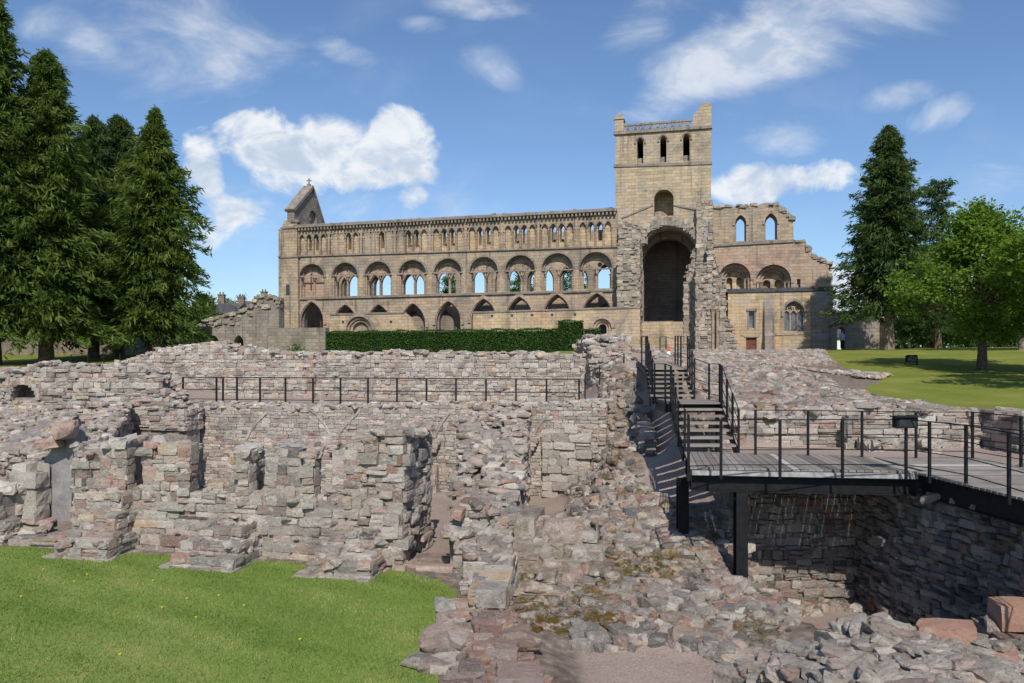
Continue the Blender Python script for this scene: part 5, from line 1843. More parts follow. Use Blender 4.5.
    bu0, bu1 = uA(812, V - .7), uA(833.5, V - .7)
    prof_ = [(V - 1.1, -1), (V - .003, -1), (V - .003, wA(820, 293, V)), (V - .4, wA(820, 297, V)), (V - .45, wA(820, 333, V)), (V - 1.0, wA(820, 337, V))]
    b.plate(prof_, [], bu0, bu1, axis='u')
    b.build('buttress', 'abbey_grey', cp)
    s = MB()
    a, bb = uw(740, 334.5, V), uw(812, 333.2, V)
    s.plate([(a[0], a[1] - .1), (door[0][0] - .25, a[1] - .1), (door[0][0] - .25, a[1] + .1), (a[0], a[1] + .1)], [], V - .08, V + .01)
    s.build('string_course', 'abbey_tan', cp); s = MB()
    s.plate([(uA(775, V), a[1] - .1), (bb[0], bb[1] - .1), (bb[0], bb[1] + .1), (uA(775, V), a[1] + .1)], [], V - .08, V + .01)
    s.build('string_course', 'abbey_tan', cp)


choir()


# remains of the south aisle wall standing in front of the arcade
def aisle():
    ai = bpy.data.objects.new('aisle_wall', None); COL.objects.link(ai); ai.parent = abbey
    V = -5.0
    m = MB()
    nd, npx = arch_px(346.5, 372, 316.5, 350, v=V)
    m.plate(out_px([(329, 356), (417, 356), (416, 330), (410, 318), (404, 313), (330, 315)], V), [nd], V, V + .8)
    d2, dp2 = arch_px(593, 611.5, 318.5, 356, v=V)
    top = out_px([(473, 356), (640, 356), (640, 307.5), (560, 309), (473, 313)], V)
    m.plate(top, [d2], V, V + .8)
    m.build('aisle_face', 'buff_gold', ai)
    dr = MB()
    for k, w in enumerate((.28, .28)):
        u0, u1, ws, sp, ri = npx
        i_ = .28 * (k + 1)
        dr.plate(ring(u0 + i_, u1 - i_, sp, ri - i_, .28, leg=2.5), [], V + .15 + .2 * k, V + .7)
    u0, u1, ws, sp, ri = npx
    dr.plate(ring(u0, u1, sp, ri, .3), [], V - .12, V + .02)
    dr.build('round_doorway', 'abbey_pink', ai); dr = MB()
    u0, u1, ws, sp, ri = dp2
    for k in range(2):
        i_ = .26 * (k + 1)
        dr.plate(ring(u0 + i_, u1 - i_, sp, ri - i_, .26, leg=3.0), [], V + .15 + .2 * k, V + .7)
    dr.plate(ring(u0, u1, sp, ri, .4), [], V - .12, V + .02)
    dr.build('round_doorway', 'abbey_pink', ai)
    bk = MB()
    u0, u1, ws, sp, ri = npx
    bk.plate(arch(u0 + .3, u1 - .3, ws, sp, ri - .3), [], V + .72, V + .79)
    bk.build('blocked_door', 'abbey_tan', ai)
    pt = MB()
    for x, y in [(343, 322), (391, 322), (492, 316), (512, 315.5), (532, 315), (552, 315), (575, 314.6)]:
        u, w = uw(x, y, V)
        pt.box((u - .13, V - .004, w - .13), (u + .13, V + .1, w + .13))  # dark patches on the face, their colour stands for shade inside the holes
    pt.build('putlog_dark_patch', 'dark_glass_and_holes', ai)
    cs = MB()
    a, b = uw(473, 312.6, V), uw(640, 307.2, V)
    cs.plate([(a[0], a[1] - .08), (b[0], b[1] - .08), (b[0], b[1] + .1), (a[0], a[1] + .1)], [], V - .08, V + .85)
    a, b = uw(330, 314.6, V), uw(404, 312.8, V)
    cs.plate([(a[0], a[1] - .08), (b[0], b[1] - .08), (b[0], b[1] + .1), (a[0], a[1] + .1)], [], V - .08, V + .85)
    cs.build('wall_coping', 'abbey_grey', ai)


aisle()


# ------------------------------------------------------------------ hedge, trees
def leaf_cloud(mb, P, D, L, Wd, tint):
    """quads of length L along D and width Wd round points P"""
    n = len(P)
    D = D / (np.linalg.norm(D, axis=1, keepdims=True) + 1e-9)
    A = rng.normal(0, 1, (n, 3)); Sx = np.cross(D, A); Sx /= (np.linalg.norm(Sx, axis=1, keepdims=True) + 1e-9)
    L = np.asarray(L).reshape(-1, 1); Wd = np.asarray(Wd).reshape(-1, 1)
    V = np.stack([P - D * L * .5, P + Sx * Wd * .5, P + D * L * .5, P - Sx * Wd * .5], 1)
    mb.raw(V.reshape(-1, 3), np.arange(4 * n).reshape(n, 4), np.repeat(tint, 4, axis=0))


def hedge():
    v = -17.0
    mb, co = MB(), MB()
    for x0, x1, top, dv in [(325, 557, 330.5, 0), (557.3, 582, 321, -.35), (582.5, 599, 329, .1)]:
        u0, u1 = uA(x0, v), uA(x1, v)
        w = wA((x0 + x1) / 2, top, v); zb = -.6
        z_l, z_r = wA(x0, top + (1.4 if dv == 0 else 0), v), wA(x1, top - (1.8 if dv == 0 else 0), v)
        d0, d1 = v + dv, v + 1.5
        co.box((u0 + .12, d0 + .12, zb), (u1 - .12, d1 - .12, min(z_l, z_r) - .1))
        n = int((u1 - u0) * 900)
        face = rng.choice(3, n, p=[.66, .26, .08])
        a = rng.uniform(u0, u1, n); wv = rng.uniform(0, 1, n)
        tz = z_l + (z_r - z_l) * (a - u0) / (u1 - u0) + .05 * np.sin(a * 2.1) + .03 * np.sin(a * 5)
        lump = .06 * np.sin(a * 1.7 + wv * 4) + .05 * np.sin(a * 4.1) + rng.normal(0, .03, n)
        x = np.where(face == 2, np.where(rng.uniform(0, 1, n) < .5, u0, u1), a)
        y = np.where(face == 0, d0 + lump + .05, np.where(face == 1, d0 + (d1 - d0) * wv, d0 + (d1 - d0) * wv))
        z = np.where(face == 1, tz + rng.normal(0, .03, n), zb + (tz - zb) * rng.uniform(0, 1, n))
        P_ = np.stack([x, y, z], 1)
        vert = .5 + .3 * np.sin(a * 1.9 + np.sin(a * .7) * 2)
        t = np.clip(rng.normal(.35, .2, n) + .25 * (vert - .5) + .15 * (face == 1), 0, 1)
        leaf_cloud(mb, P_, rng.normal(0, 1, (n, 3)), rng.uniform(.10, .2, n), rng.uniform(.06, .11, n), np.stack([t, t, t * 0], 1))
    o = mb.build('hedge', 'hedge_leaf')
    o.location = (AO[0], AO[1], AZ); o.rotation_euler = (0, 0, -AA)
    tag(o, 'long clipped dark green hedge with a taller square block near its end', 'hedge')
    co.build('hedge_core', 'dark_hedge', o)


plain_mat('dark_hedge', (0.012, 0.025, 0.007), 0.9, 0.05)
hedge()


def conifer_mesh(h, r, z0=.06, n_br=260, droop=.35, per=46, prof_pow=.85, leaf=(.34, .75), seed=1, column=False):
    """a needle tree as one leaf mesh: whorled boughs carrying hanging sprays"""
    rs = np.random.default_rng(seed)
    mb = MB(); wood = MB()
    allP, allD, allT, allL, allW = [], [], [], [], []
    for i in range(n_br):
        f = (i + rs.uniform(0, 1)) / n_br
        z = h * (z0 + (1 - z0) * f)
        fr = f
        if column:
            rad = r * min(1, (1 - fr) * 2.1 + .04) * (.82 + .18 * math.sin(min(1, fr * 4 + .5) * 1.57))
        else:
            rad = r * ((1 - fr) ** prof_pow) + .12
        rad *= rs.uniform(.55, 1.15)
        az = i * 2.39996 + rs.uniform(-.4, .4)
        dirx, diry = math.cos(az), math.sin(az)
        lift = .22 * fr - droop * (1 - fr * .6)
        t = np.linspace(0.08, 1, per)
        t = np.clip(t + rs.normal(0, .03, per), .05, 1.03)
        bx = t * rad
        bz = z + bx * lift * (.4 + .6 * t) + .12 * rad * np.sin(t * 3.1) * .5 + (t > .8) * (t - .8) * rad * .35
        side = rs.normal(0, 1, per) * (.30 * rad * (1 - t * .65) * .55 + .07)
        P_ = np.stack([bx * dirx - side * diry, bx * diry + side * dirx, bz + rs.normal(0, .07, per) - np.abs(side) * .28], 1)
        D = np.stack([dirx * .75 - side * diry * .6, diry * .75 + side * dirx * .6, np.full(per, -.35) + rs.normal(0, .35, per)], 1)
        clump = rs.uniform(.1, .9)
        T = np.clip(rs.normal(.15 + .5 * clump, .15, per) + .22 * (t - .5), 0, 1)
        for k in range(3):
            allP.append(P_ + rs.normal(0, .11, P_.shape)); allD.append(D + rs.normal(0, .35, D.shape)); allT.append(T)
            sc = .55 + .45 * min(1, rad / (r * .5))
            allL.append(rs.uniform(*leaf, per) * sc); allW.append(rs.uniform(.07, .14, per) * sc)
        if i % 2 == 0:
            wood.tube([(0, 0, z), (dirx * rad * .5, diry * rad * .5, z + rad * .5 * lift * .6)], [.05, .02], 4, cap=False)
    P_ = np.vstack(allP); D = np.vstack(allD); T = np.concatenate(allT)
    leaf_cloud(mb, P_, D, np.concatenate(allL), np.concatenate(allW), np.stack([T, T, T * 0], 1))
    n = 7
    wood.tube([(0.05 * math.sin(k), 0.04 * math.cos(k * 2), h * .97 * k / n - .4 * (k == 0)) for k in range(n + 1)], [max(.02, h * .021 * (1 - k / (n + .3)) ** 1.1 * (1.25 if k == 0 else 1)) for k in range(n + 1)], 8)
    return mb, wood


def plant_tree(name, mb, wood, loc, rz, label, cat, group, leafm, barkm='bark', scale=1.0):
    e = empty(name, loc, rz, label, cat, group)
    e.scale = (scale, scale, scale)
    wood.build('trunk', barkm, e)
    mb.build('crown', leafm, e)
    return e


def tree_at(px, Y, top):
    x = (px - 512) / F * Y
    zb = h1(x, Y)
    return x, Y, zb, (HY - top) / F * Y - zb


h_z0 = lambda q: .10 if q < 60 else .12
GL = 'tall conifers beside the lawn wall'
for (px, Y, top, rpx, lab, col, seed, mat_) in [
        (-8, 46, -8, 76, 'tallest dark conifer of the grove, cut by the edge of the photo', False, 3, 'conifer_leaf'),
        (46, 48, 52, 78, 'broad pale green tipped conifer with wide drooping boughs beside the tallest conifer', False, 5, 'conifer_leaf'),
        (94, 57, 118, 58, 'shadowed narrow conifer with a pointed top squeezed behind the broad conifer', False, 8, 'dark_conifer_leaf'),
        (119, 59, 117, 62, 'dark pointed conifer standing between the narrow conifer and the rounded one', False, 9, 'dark_conifer_leaf'),
        (155, 53, 110, 53, 'rounded columnar conifer with hanging light green skirts nearest the slate house', True, 12, 'conifer_leaf')]:
    x, y, zb, h = tree_at(px, Y, top)
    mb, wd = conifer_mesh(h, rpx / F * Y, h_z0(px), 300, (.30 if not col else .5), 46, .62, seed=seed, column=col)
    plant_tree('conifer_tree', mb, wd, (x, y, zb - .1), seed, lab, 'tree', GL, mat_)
x, y, zb, h = tree_at(889, 63, 127)
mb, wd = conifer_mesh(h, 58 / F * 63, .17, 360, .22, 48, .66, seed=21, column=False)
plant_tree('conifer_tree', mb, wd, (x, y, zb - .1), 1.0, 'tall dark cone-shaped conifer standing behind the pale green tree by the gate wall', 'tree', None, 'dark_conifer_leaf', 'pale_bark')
x, y, zb, h = tree_at(938, 74, 180)
mb, wd = conifer_mesh(h, 34 / F * 74, .1, 90, .1, 34, .3, seed=22)
plant_tree('conifer_tree', mb, wd, (x, y, zb - .1), 2.0, 'thin ragged conifer poking out behind the cone-shaped conifer', 'tree', None, 'dark_conifer_leaf')


def broadleaf(h, r, z0, seed, n_clump=190, per=120, leaf=(.14, .26), lop=0.0):
    rs = np.random.default_rng(seed)
    mb = MB(); wood = MB()
    wood.tube([(0, 0, -.4), (.02, 0, .4), (.06, .02, z0 * .7), (.1, .0, z0 + .6), (.05, .1, h * .55)], [.36, .27, .22, .17, .06], 9)
    C = []
    while len(C) < n_clump:
        p = rs.uniform(-1, 1, 3)
        d = np.linalg.norm(p)
        if d < 1 and d > .35 + .2 * rs.uniform():
            zz = (p[2] + 1) / 2
            wide = (0.55 + .75 * math.sin(min(1, zz * 1.25 + .12) * math.pi)) * .8
            C.append((p[0] * r * wide * (1 + .2 * math.sin(5 * math.atan2(p[1], p[0]))), p[1] * r * wide, z0 * .75 + (h - z0 * .75) * zz))
    C = np.array(C)
    C[:, 0] += lop * (C[:, 2] - z0)
    for k, c in enumerate(C[::4]):
        a = np.array([.05, 0, z0 + .3 + rs.uniform(0, h * .25)])
        mid = (a + c) / 2 + np.array([0, 0, -.15])
        wood.tube([tuple(a), tuple(mid), tuple(c)], [.075, .045, .012], 5, cap=False)
    n = n_clump * per
    cs = rs.uniform(.35, .75, n_clump)
    P_ = np.repeat(C, per, axis=0) + rs.normal(0, 1, (n, 3)) * np.repeat(cs, per)[:, None] * np.array([.62, .62, .42])
    t = np.clip(np.repeat(rs.uniform(.1, .9, n_clump), per) * .6 + rs.uniform(0, .4, n), 0, 1)
    leaf_cloud(mb, P_, rs.normal(0, 1, (n, 3)) * np.array([1, 1, .5]), rs.uniform(*leaf, n), rs.uniform(.09, .16, n), np.stack([t, t, t * 0], 1))
    return mb, wood


x, y, zb, h = tree_at(982, 42, 203)
mb, wd = broadleaf(h, 4.6, 1.8, 31, 260, 130)
plant_tree('broadleaf_tree', mb, wd, (x, y, zb), .3, 'bright green spreading broadleaf tree on the shaded grassy slope', 'tree', None, 'lime_leaf')
x, y, zb, h = tree_at(1022, 56, 235)
mb, wd = broadleaf(h, 4.6, 2.3, 33, 150, 110)
plant_tree('broadleaf_tree', mb, wd, (x, y, zb), 1.3, 'second green broadleaf tree with a pale trunk behind the bright spreading tree', 'tree', None, 'lime_leaf', 'pale_bark')
for k, (px, Y, top, r, lab) in enumerate([(1000, 80, 270, 5.5, 'dark bushy tree closing the view behind the second broadleaf tree'), (1045, 76, 262, 6.0, 'dark bushy tree running out of the photo beyond the second broadleaf tree'),
                                          (930, 84, 296, 4.2, 'dark shrubby tree filling the gap behind the cone-shaped conifer trunk')]):
    x, y, zb, h = tree_at(px, Y, top)
    mb, wd = broadleaf(h, r, .6, 40 + k, 130, 90, (.3, .5))
    plant_tree('bushy_tree', mb, wd, (x, y, zb), k, lab, 'tree', None, 'dark_conifer_leaf')
for k, (px, Y, top, r, lab) in enumerate([(204, 95, 290, 3.0, 'rounded green tree top between the columnar conifer and the slate house roof'), (236, 150, 293, 7.0, 'distant low green tree showing behind the brown house roofs'),
                                          (20, 72, 316, 5.0, 'dark undergrowth tree in the gap behind the broad conifer trunks'), (150, 75, 320, 4.0, 'dark undergrowth tree behind the columnar conifer trunk'),
                                          (-30, 70, 300, 6.0, 'dark undergrowth tree at the outer end of the conifer grove')]):
    x, y, zb, h = tree_at(px, Y, top)
    mb, wd = broadleaf(h, r, .5, 60 + k, 90, 70, (.3, .5))
    plant_tree('bushy_tree', mb, wd, (x, y, zb), k, lab, 'tree', None, 'bush_leaf' if k < 2 else 'dark_conifer_leaf')
for k, (px, py, Y, r, lab) in enumerate([(296, 350, 37.5, .35, 'small green bush on the terrace edge under the pale garden wall'), (60, 424, 26.8, .16, 'tiny green plant sprouting from the pale rubble over the doorway'), (132, 379, 29.5, .22, 'small yellowish plant rooted in the pale arched wall')]):
    p = Px(px, py + 3, Y)
    mb = MB(); n = 260
    P_ = rng.normal(0, 1, (n, 3)) * r * np.array([.6, .6, .45]) + np.array([0, 0, r * .5])
    t = rng.uniform(0, 1, n)
    leaf_cloud(mb, P_, rng.normal(0, 1, (n, 3)) + np.array([0, 0, .8]), rng.uniform(.08, .18, n), rng.uniform(.03, .06, n), np.stack([t, t, t * 0], 1))
    o = mb.build('bush', 'bush_leaf'); o.location = p
    tag(o, lab, 'plant')


# ------------------------------------------------------------------ walls and houses further off
def far_walls():
    # plain garden wall left of the hedge
    o = MB(); co = MB()
    v = -17.0

    def r_(x0, x1, v0, v1):
        a, b = uA(x0, v0), uA(x1, v0)
        return [Ap(a, v0), Ap(b, v0), Ap(b, v1), Ap(a, v1)]
    m = MB()
    m.plate([(uA(268, v), -1.0), (uA(325.5, v), -1.0), (uA(325.5, v), wA(325, 327.5, v)), (uA(268, v), wA(268, 328, v))], [], v, v + .7)
    g = m.build('garden_wall', 'abbey_grey')
    g.location = (AO[0], AO[1], AZ); g.rotation_euler = (0, 0, -AA)
    tag(g, 'plain grey stone wall with level top butting the end of the hedge', 'garden wall')
    m, co = MB(), MB()
    v = -13.5
    ztop_ = [(170, 338), (192, 330), (205, 321), (222, 316), (238, 313), (252, 306), (258, 297), (266, 296), (272, 297), (279, 299)]
    holes = [arch_px(206.5, 218.5, 335.5, 353, v=v)[0], arch_px(234, 243.5, 335, 356, v=v, pointed=True)[0]]
    pts = [(uA(a, v), wA(a, b, v)) for a, b in ztop_]
    m.plate([(uA(170, v), -1), (uA(279, v), -1)] + pts[::-1], holes, v, v + .9)
    g = m.build('ruined_west_wall', 'abbey_grey')
    g.location = (AO[0], AO[1], AZ); g.rotation_euler = (0, 0, -AA)
    tag(g, 'ruined wall with two small dark arches sloping up to the west end of the abbey', 'ruined wall')
    s = MB()
    for i in range(170):
        x = random.uniform(185, 279)
        y = np.interp(x, [p[0] for p in ztop_], [p[1] for p in ztop_]) + random.choice([0, 0, random.uniform(0, 12)])
        u, w = uw(x, y, v)
        add_stones(s, [(u, v + random.uniform(0, .3), w)], [(random.uniform(.25, .6), .5, random.uniform(.15, .35))], 0, .12, 'box', PAL_ABBEY)
    s.build('broken_head', 'abbey_rubble', g)
    d = MB()
    d.plate([(uA(200, v), -1), (uA(250, v), -1), (uA(250, v), wA(240, 330, v)), (uA(200, v), wA(205, 333, v))], [], v + 1.6, v + 1.8)
    d.build('vault_back', 'abbey_grey', g)
    # tall fragment beside the west turret
    m = MB()
    v = -6
    m.plate([(uA(256, v), -1), (uA(279.5, v), -1), (uA(279.5, v), wA(279, 299, v)), (uA(264, v), wA(264, 297, v)), (uA(261, v), wA(261, 294, v)), (uA(256, v), wA(257, 300, v))], [arch_px(274.5, 279.2, 304, 340, v=v, pointed=True)[0]], v, v + 1.0)
    g = m.build('wall_fragment', 'abbey_grey')
    g.location = (AO[0], AO[1], AZ); g.rotation_euler = (0, 0, -AA)
    tag(g, 'tall grey wall fragment standing against the turret of the abbey west front', 'ruined wall')
    # boundary wall under the conifers
    m = MB()
    m.box((-75, 66, -1), (-26, 66.6, 2.9))
    g = m.build('boundary_wall', 'house_stone')
    tag(g, 'long dark boundary wall in the shade behind the conifer trunks', 'boundary wall')


far_walls()


def house(name, label, px0, px1, Y, eave, ridge, depth, wallm, roofm, chim=(), wins=(), hip=False):
    x0, x1 = (px0 - 512) / F * Y, (px1 - 512) / F * Y
    ze, zr = (HY - eave) / F * Y, (HY - ridge) / F * Y
    zb = 0.0
    L = x1 - x0
    e = empty(name, (x0, Y, zb), 0, label, 'house')
    m = MB(); m.box((0, 0, -.6), (L, depth, ze)); m.build('wall', wallm, e)
    m = MB()
    o = .35
    i = min(depth / 2, L * .35) if hip else 0
    v = [(-o, -o, ze - .1), (L + o, -o, ze - .1), (L + o, depth + o, ze - .1), (-o, depth + o, ze - .1), (-o + i, depth / 2, zr), (L + o - i, depth / 2, zr)]
    m.raw(v, [(0, 1, 5, 4), (2, 3, 4, 5)]); m.raw(v, [(3, 0, 4), (1, 2, 5), (0, 2, 1), (0, 3, 2)])
    rf = m.build('roof', roofm, e)
    for (fx, hgt) in chim:
        c = MB(); c.box((L * fx - .5, depth / 2 - .35, zr - 1), (L * fx + .5, depth / 2 + .35, zr + hgt)); c.box((L * fx - .58, depth / 2 - .43, zr + hgt), (L * fx + .58, depth / 2 + .43, zr + hgt + .15))
        for k in (-.25, .25):
            c.tube([(L * fx + k, depth / 2, zr + hgt + .15), (L * fx + k, depth / 2, zr + hgt + .55)], [.13, .11], 7)
        c.build('chimney', 'house_stone', rf)
    for (fx, z0, z1, w) in wins:
        f = MB()
        f.box((L * fx - w / 2, -.06, z0), (L * fx - w / 2 + .1, .02, z1)); f.box((L * fx + w / 2 - .1, -.06, z0), (L * fx + w / 2, .02, z1))
        f.box((L * fx - w / 2 + .1, -.06, z0), (L * fx + w / 2 - .1, .02, z0 + .1)); f.box((L * fx - w / 2 + .1, -.06, z1 - .1), (L * fx + w / 2 - .1, .02, z1)); f.box((L * fx - .04, -.05, z0 + .1), (L * fx + .04, .02, z1 - .1))
        wf = f.build('window', 'white_paint', e)
        g = MB(); g.box((L * fx - w / 2 + .05, -.02, z0 + .05), (L * fx + w / 2 - .05, .015, z1 - .05)); g.build('pane', 'dark_glass_and_holes', wf)
    return e


house('stone_house', 'low stone house with hipped blue-grey slate roof behind the columnar conifer', 158, 240, 96, 318, 301, 11, 'house_stone', 'slate_roof', ((.42, .7),), ((.22, 2.4, 4.2, 1.0), (.36, 2.4, 4.2, 1.0), (.82, 2.0, 3.6, .9)), True)
house('stone_house', 'brown roofed stone house with end chimneys beyond the slate house', 211, 233, 118, 312, 301, 8, 'house_stone', 'brown_roof', ((.04, 1.2), (.96, .8)), ((.5, 6.0, 7.2, .8),))
house('stone_house', 'pale gabled house with brown roof close to the tall wall fragment', 232, 258, 128, 310, 299, 9, 'house_stone', 'brown_roof', ((.9, 1.5),), ((.3, 6.4, 7.8, .9), (.6, 6.4, 7.8, .9)))


for k, (x, y, hh, r, lab) in enumerate([(23.2, 26.0, 12.5, 4.3, 'large green tree outside the view, shading the grassy slope by the deck'), (29.5, 27.0, 13.0, 4.6, 'large green tree further outside the view beyond the shaded slope'), (26.5, 35.0, 10.0, 3.6, 'green tree outside the view behind the shaded slope')]):
    mb, wd = broadleaf(hh, r, 4.5, 80 + k, 150, 90, (.25, .4))
    plant_tree('shade_tree', mb, wd, (x, y, h1(x, y)), k, lab, 'tree', None, 'lime_leaf')
for k, (px, Y, top, r, lab) in enumerate([(452, 112, 272, 4.2, 'green tree behind the nave seen through the middle triforium arches'), (520, 116, 270, 5.6, 'green tree behind the nave seen through the arches nearer the tower'),
                                          (575, 118, 262, 6.2, 'large green tree behind the nave seen through the arches beside the tower')]):
    x, y, zb, h = tree_at(px, Y, top)
    mb, wd = broadleaf(h, r, 1.0, 90 + k, 110, 80, (.35, .6))
    plant_tree('bushy_tree', mb, wd, (x, y, zb), k, lab, 'tree', None, 'bush_leaf')


def far_wood():
    n = 120000
    x = rng.uniform(-190, 210, n)
    top = 4.2 + 5.0 * np.clip((x - 45) / 15, 0, 1) + 1.2 * np.sin(x * .21) + .9 * np.sin(x * .53 + 1) + .5 * np.sin(x * 1.3)
    y = 172 + rng.uniform(-3, 3, n) + x * -.05
    P_ = np.stack([x, y, -1.5 + (top + 1.5) * rng.uniform(0, 1, n) ** .7], 1)
    t = np.clip(rng.normal(.4, .25, n), 0, 1)
    mb = MB()
    leaf_cloud(mb, P_, rng.normal(0, 1, (n, 3)), rng.uniform(.6, 1.2, n), rng.uniform(.4, .8, n), np.stack([t, t, t * 0], 1))
    tag(mb.build('distant_wood', 'dark_conifer_leaf'), 'low dark band of distant woodland behind the abbey grounds', 'woodland', kind='stuff')


far_wood()


def gate_wall():
    Y = 72.0
    m = MB()
    X = lambda px: (px - 512) / F * Y
    Zp = lambda py: (HY - py) / F * Y
    gate = arch(X(837.2), X(845.2), .3, Zp(331), X(841.2) - X(837.2), 8)
    m.plate([(X(832), -.4), (X(882), -.4), (X(882), Zp(314)), (X(858), Zp(313)), (X(853), Zp(312.8)), (X(832), Zp(313.6))], [gate], Y, Y + .9)
    o = m.build('gate_wall', 'abbey_grey')
    tag(o, 'grey stone wall pierced by a narrow gateway beside the chapel buttress', 'gate wall')
    c = MB()
    c.box((X(833), Y - .08, Zp(313.4)), (X(853), Y + 1, Zp(312.4))); c.box((X(844.5), Y, Zp(312.3)), (X(848.5), Y + .8, Zp(310.5)))
    c.box((X(853.2), Y - .06, Zp(314)), (X(882), Y + 1, Zp(312.9)))
    c.build('coping', 'abbey_grey', o)
    b = MB(); b.box((X(880), Y - .9, -.4), (X(884), Y - .003, Zp(318)))
    b.build('buttress', 'abbey_tan', o)
    p = MB()
    p.box((X(847), Y + .01, -.2), (X(851), Y + .8, Zp(330)))
    # pale house across the street, seen through the gateway
    house('white_house', 'white house across the street glimpsed through the narrow gateway', 828, 872, 92, 337, 328, 6, 'white_paint', 'slate_roof', (), ((.35, 1.8, 2.9, .7),))


gate_wall()


def person():
    """one visitor in pale blue standing in the gateway"""
    Y = 71.2
    x = (842.2 - 512) / F * Y
    zb = h1(x, Y)
    me = bpy.data.meshes.new('person')
    V = [(0, 0, .92), (0, 0, 1.15), (0, 0, 1.38), (0, 0, 1.50), (0, -.01, 1.62), (0, -.01, 1.74),
         (-.1, 0, .88), (-.11, -.02, .48), (-.11, 0, .08), (-.11, -.14, .03), (.1, 0, .88), (.11, -.02, .48), (.11, 0, .08), (.11, -.14, .03),
         (-.19, 0, 1.40), (-.23, .02, 1.12), (-.21, -.08, .88), (-.2, -.1, .78), (.19, 0, 1.40), (.23, .02, 1.12), (.21, -.08, .88), (.2, -.1, .78)]
    E = [(0, 1), (1, 2), (2, 3), (3, 4), (4, 5), (0, 6), (6, 7), (7, 8), (8, 9), (0, 10), (10, 11), (11, 12), (12, 13), (2, 14), (14, 15), (15, 16), (16, 17), (2, 18), (18, 19), (19, 20), (20, 21)]
    Rd = [.15, .14, .15, .06, .10, .085, .1, .065, .045, .04, .1, .065, .045, .04, .07, .05, .04, .035, .07, .05, .04, .035]
    me.from_pydata(V, E, [])
    o = bpy.data.objects.new('person', me); COL.objects.link(o)
    sk = o.modifiers.new('skin', 'SKIN'); o.modifiers.new('smooth', 'SUBSURF').levels = 1
    o.modifiers['smooth'].render_levels = 1
    for sv, r_ in zip(me.skin_vertices[0].data, Rd):
        sv.radius = (r_, r_ * .8)
    me.skin_vertices[0].data[0].use_root = True
    me.materials.append(MAT['skin'])
    o.location = (x, Y, zb); o.rotation_euler = (0, 0, .3)
    tag(o, 'visitor in pale blue top and navy trousers standing in the narrow gateway', 'person')
    c = MB(); c.tube([(0, 0, .86), (0, 0, 1.1), (0, 0, 1.36), (0, 0, 1.46)], [.2, .185, .215, .1], 12)
    for s_ in (-1, 1):
        c.tube([(.17 * s_, 0, 1.42), (.22 * s_, .01, 1.26), (.235 * s_, .02, 1.12)], [.1, .085, .07], 9)
    c.build('shirt', 'cloth_blue', o)
    t = MB()
    for s_ in (-1, 1):
        t.tube([(.09 * s_, 0, .93), (.105 * s_, -.01, .5), (.11 * s_, 0, .1)], [.125, .09, .07], 10)
    t.build('trousers', 'cloth_navy', o)
    hr = MB(); hr.tube([(0, .02, 1.66), (0, .02, 1.76), (0, .01, 1.83)], [.105, .105, .05], 10); hr.build('hair', 'bark', o)


person()

# ------------------------------------------------------------------ deck, stair, railings
DZ = -2.15
FA, FB = (3.58, 15.43), (7.78, 14.9)
BA, BB = (4.05, 18.05), (8.0, 17.15)


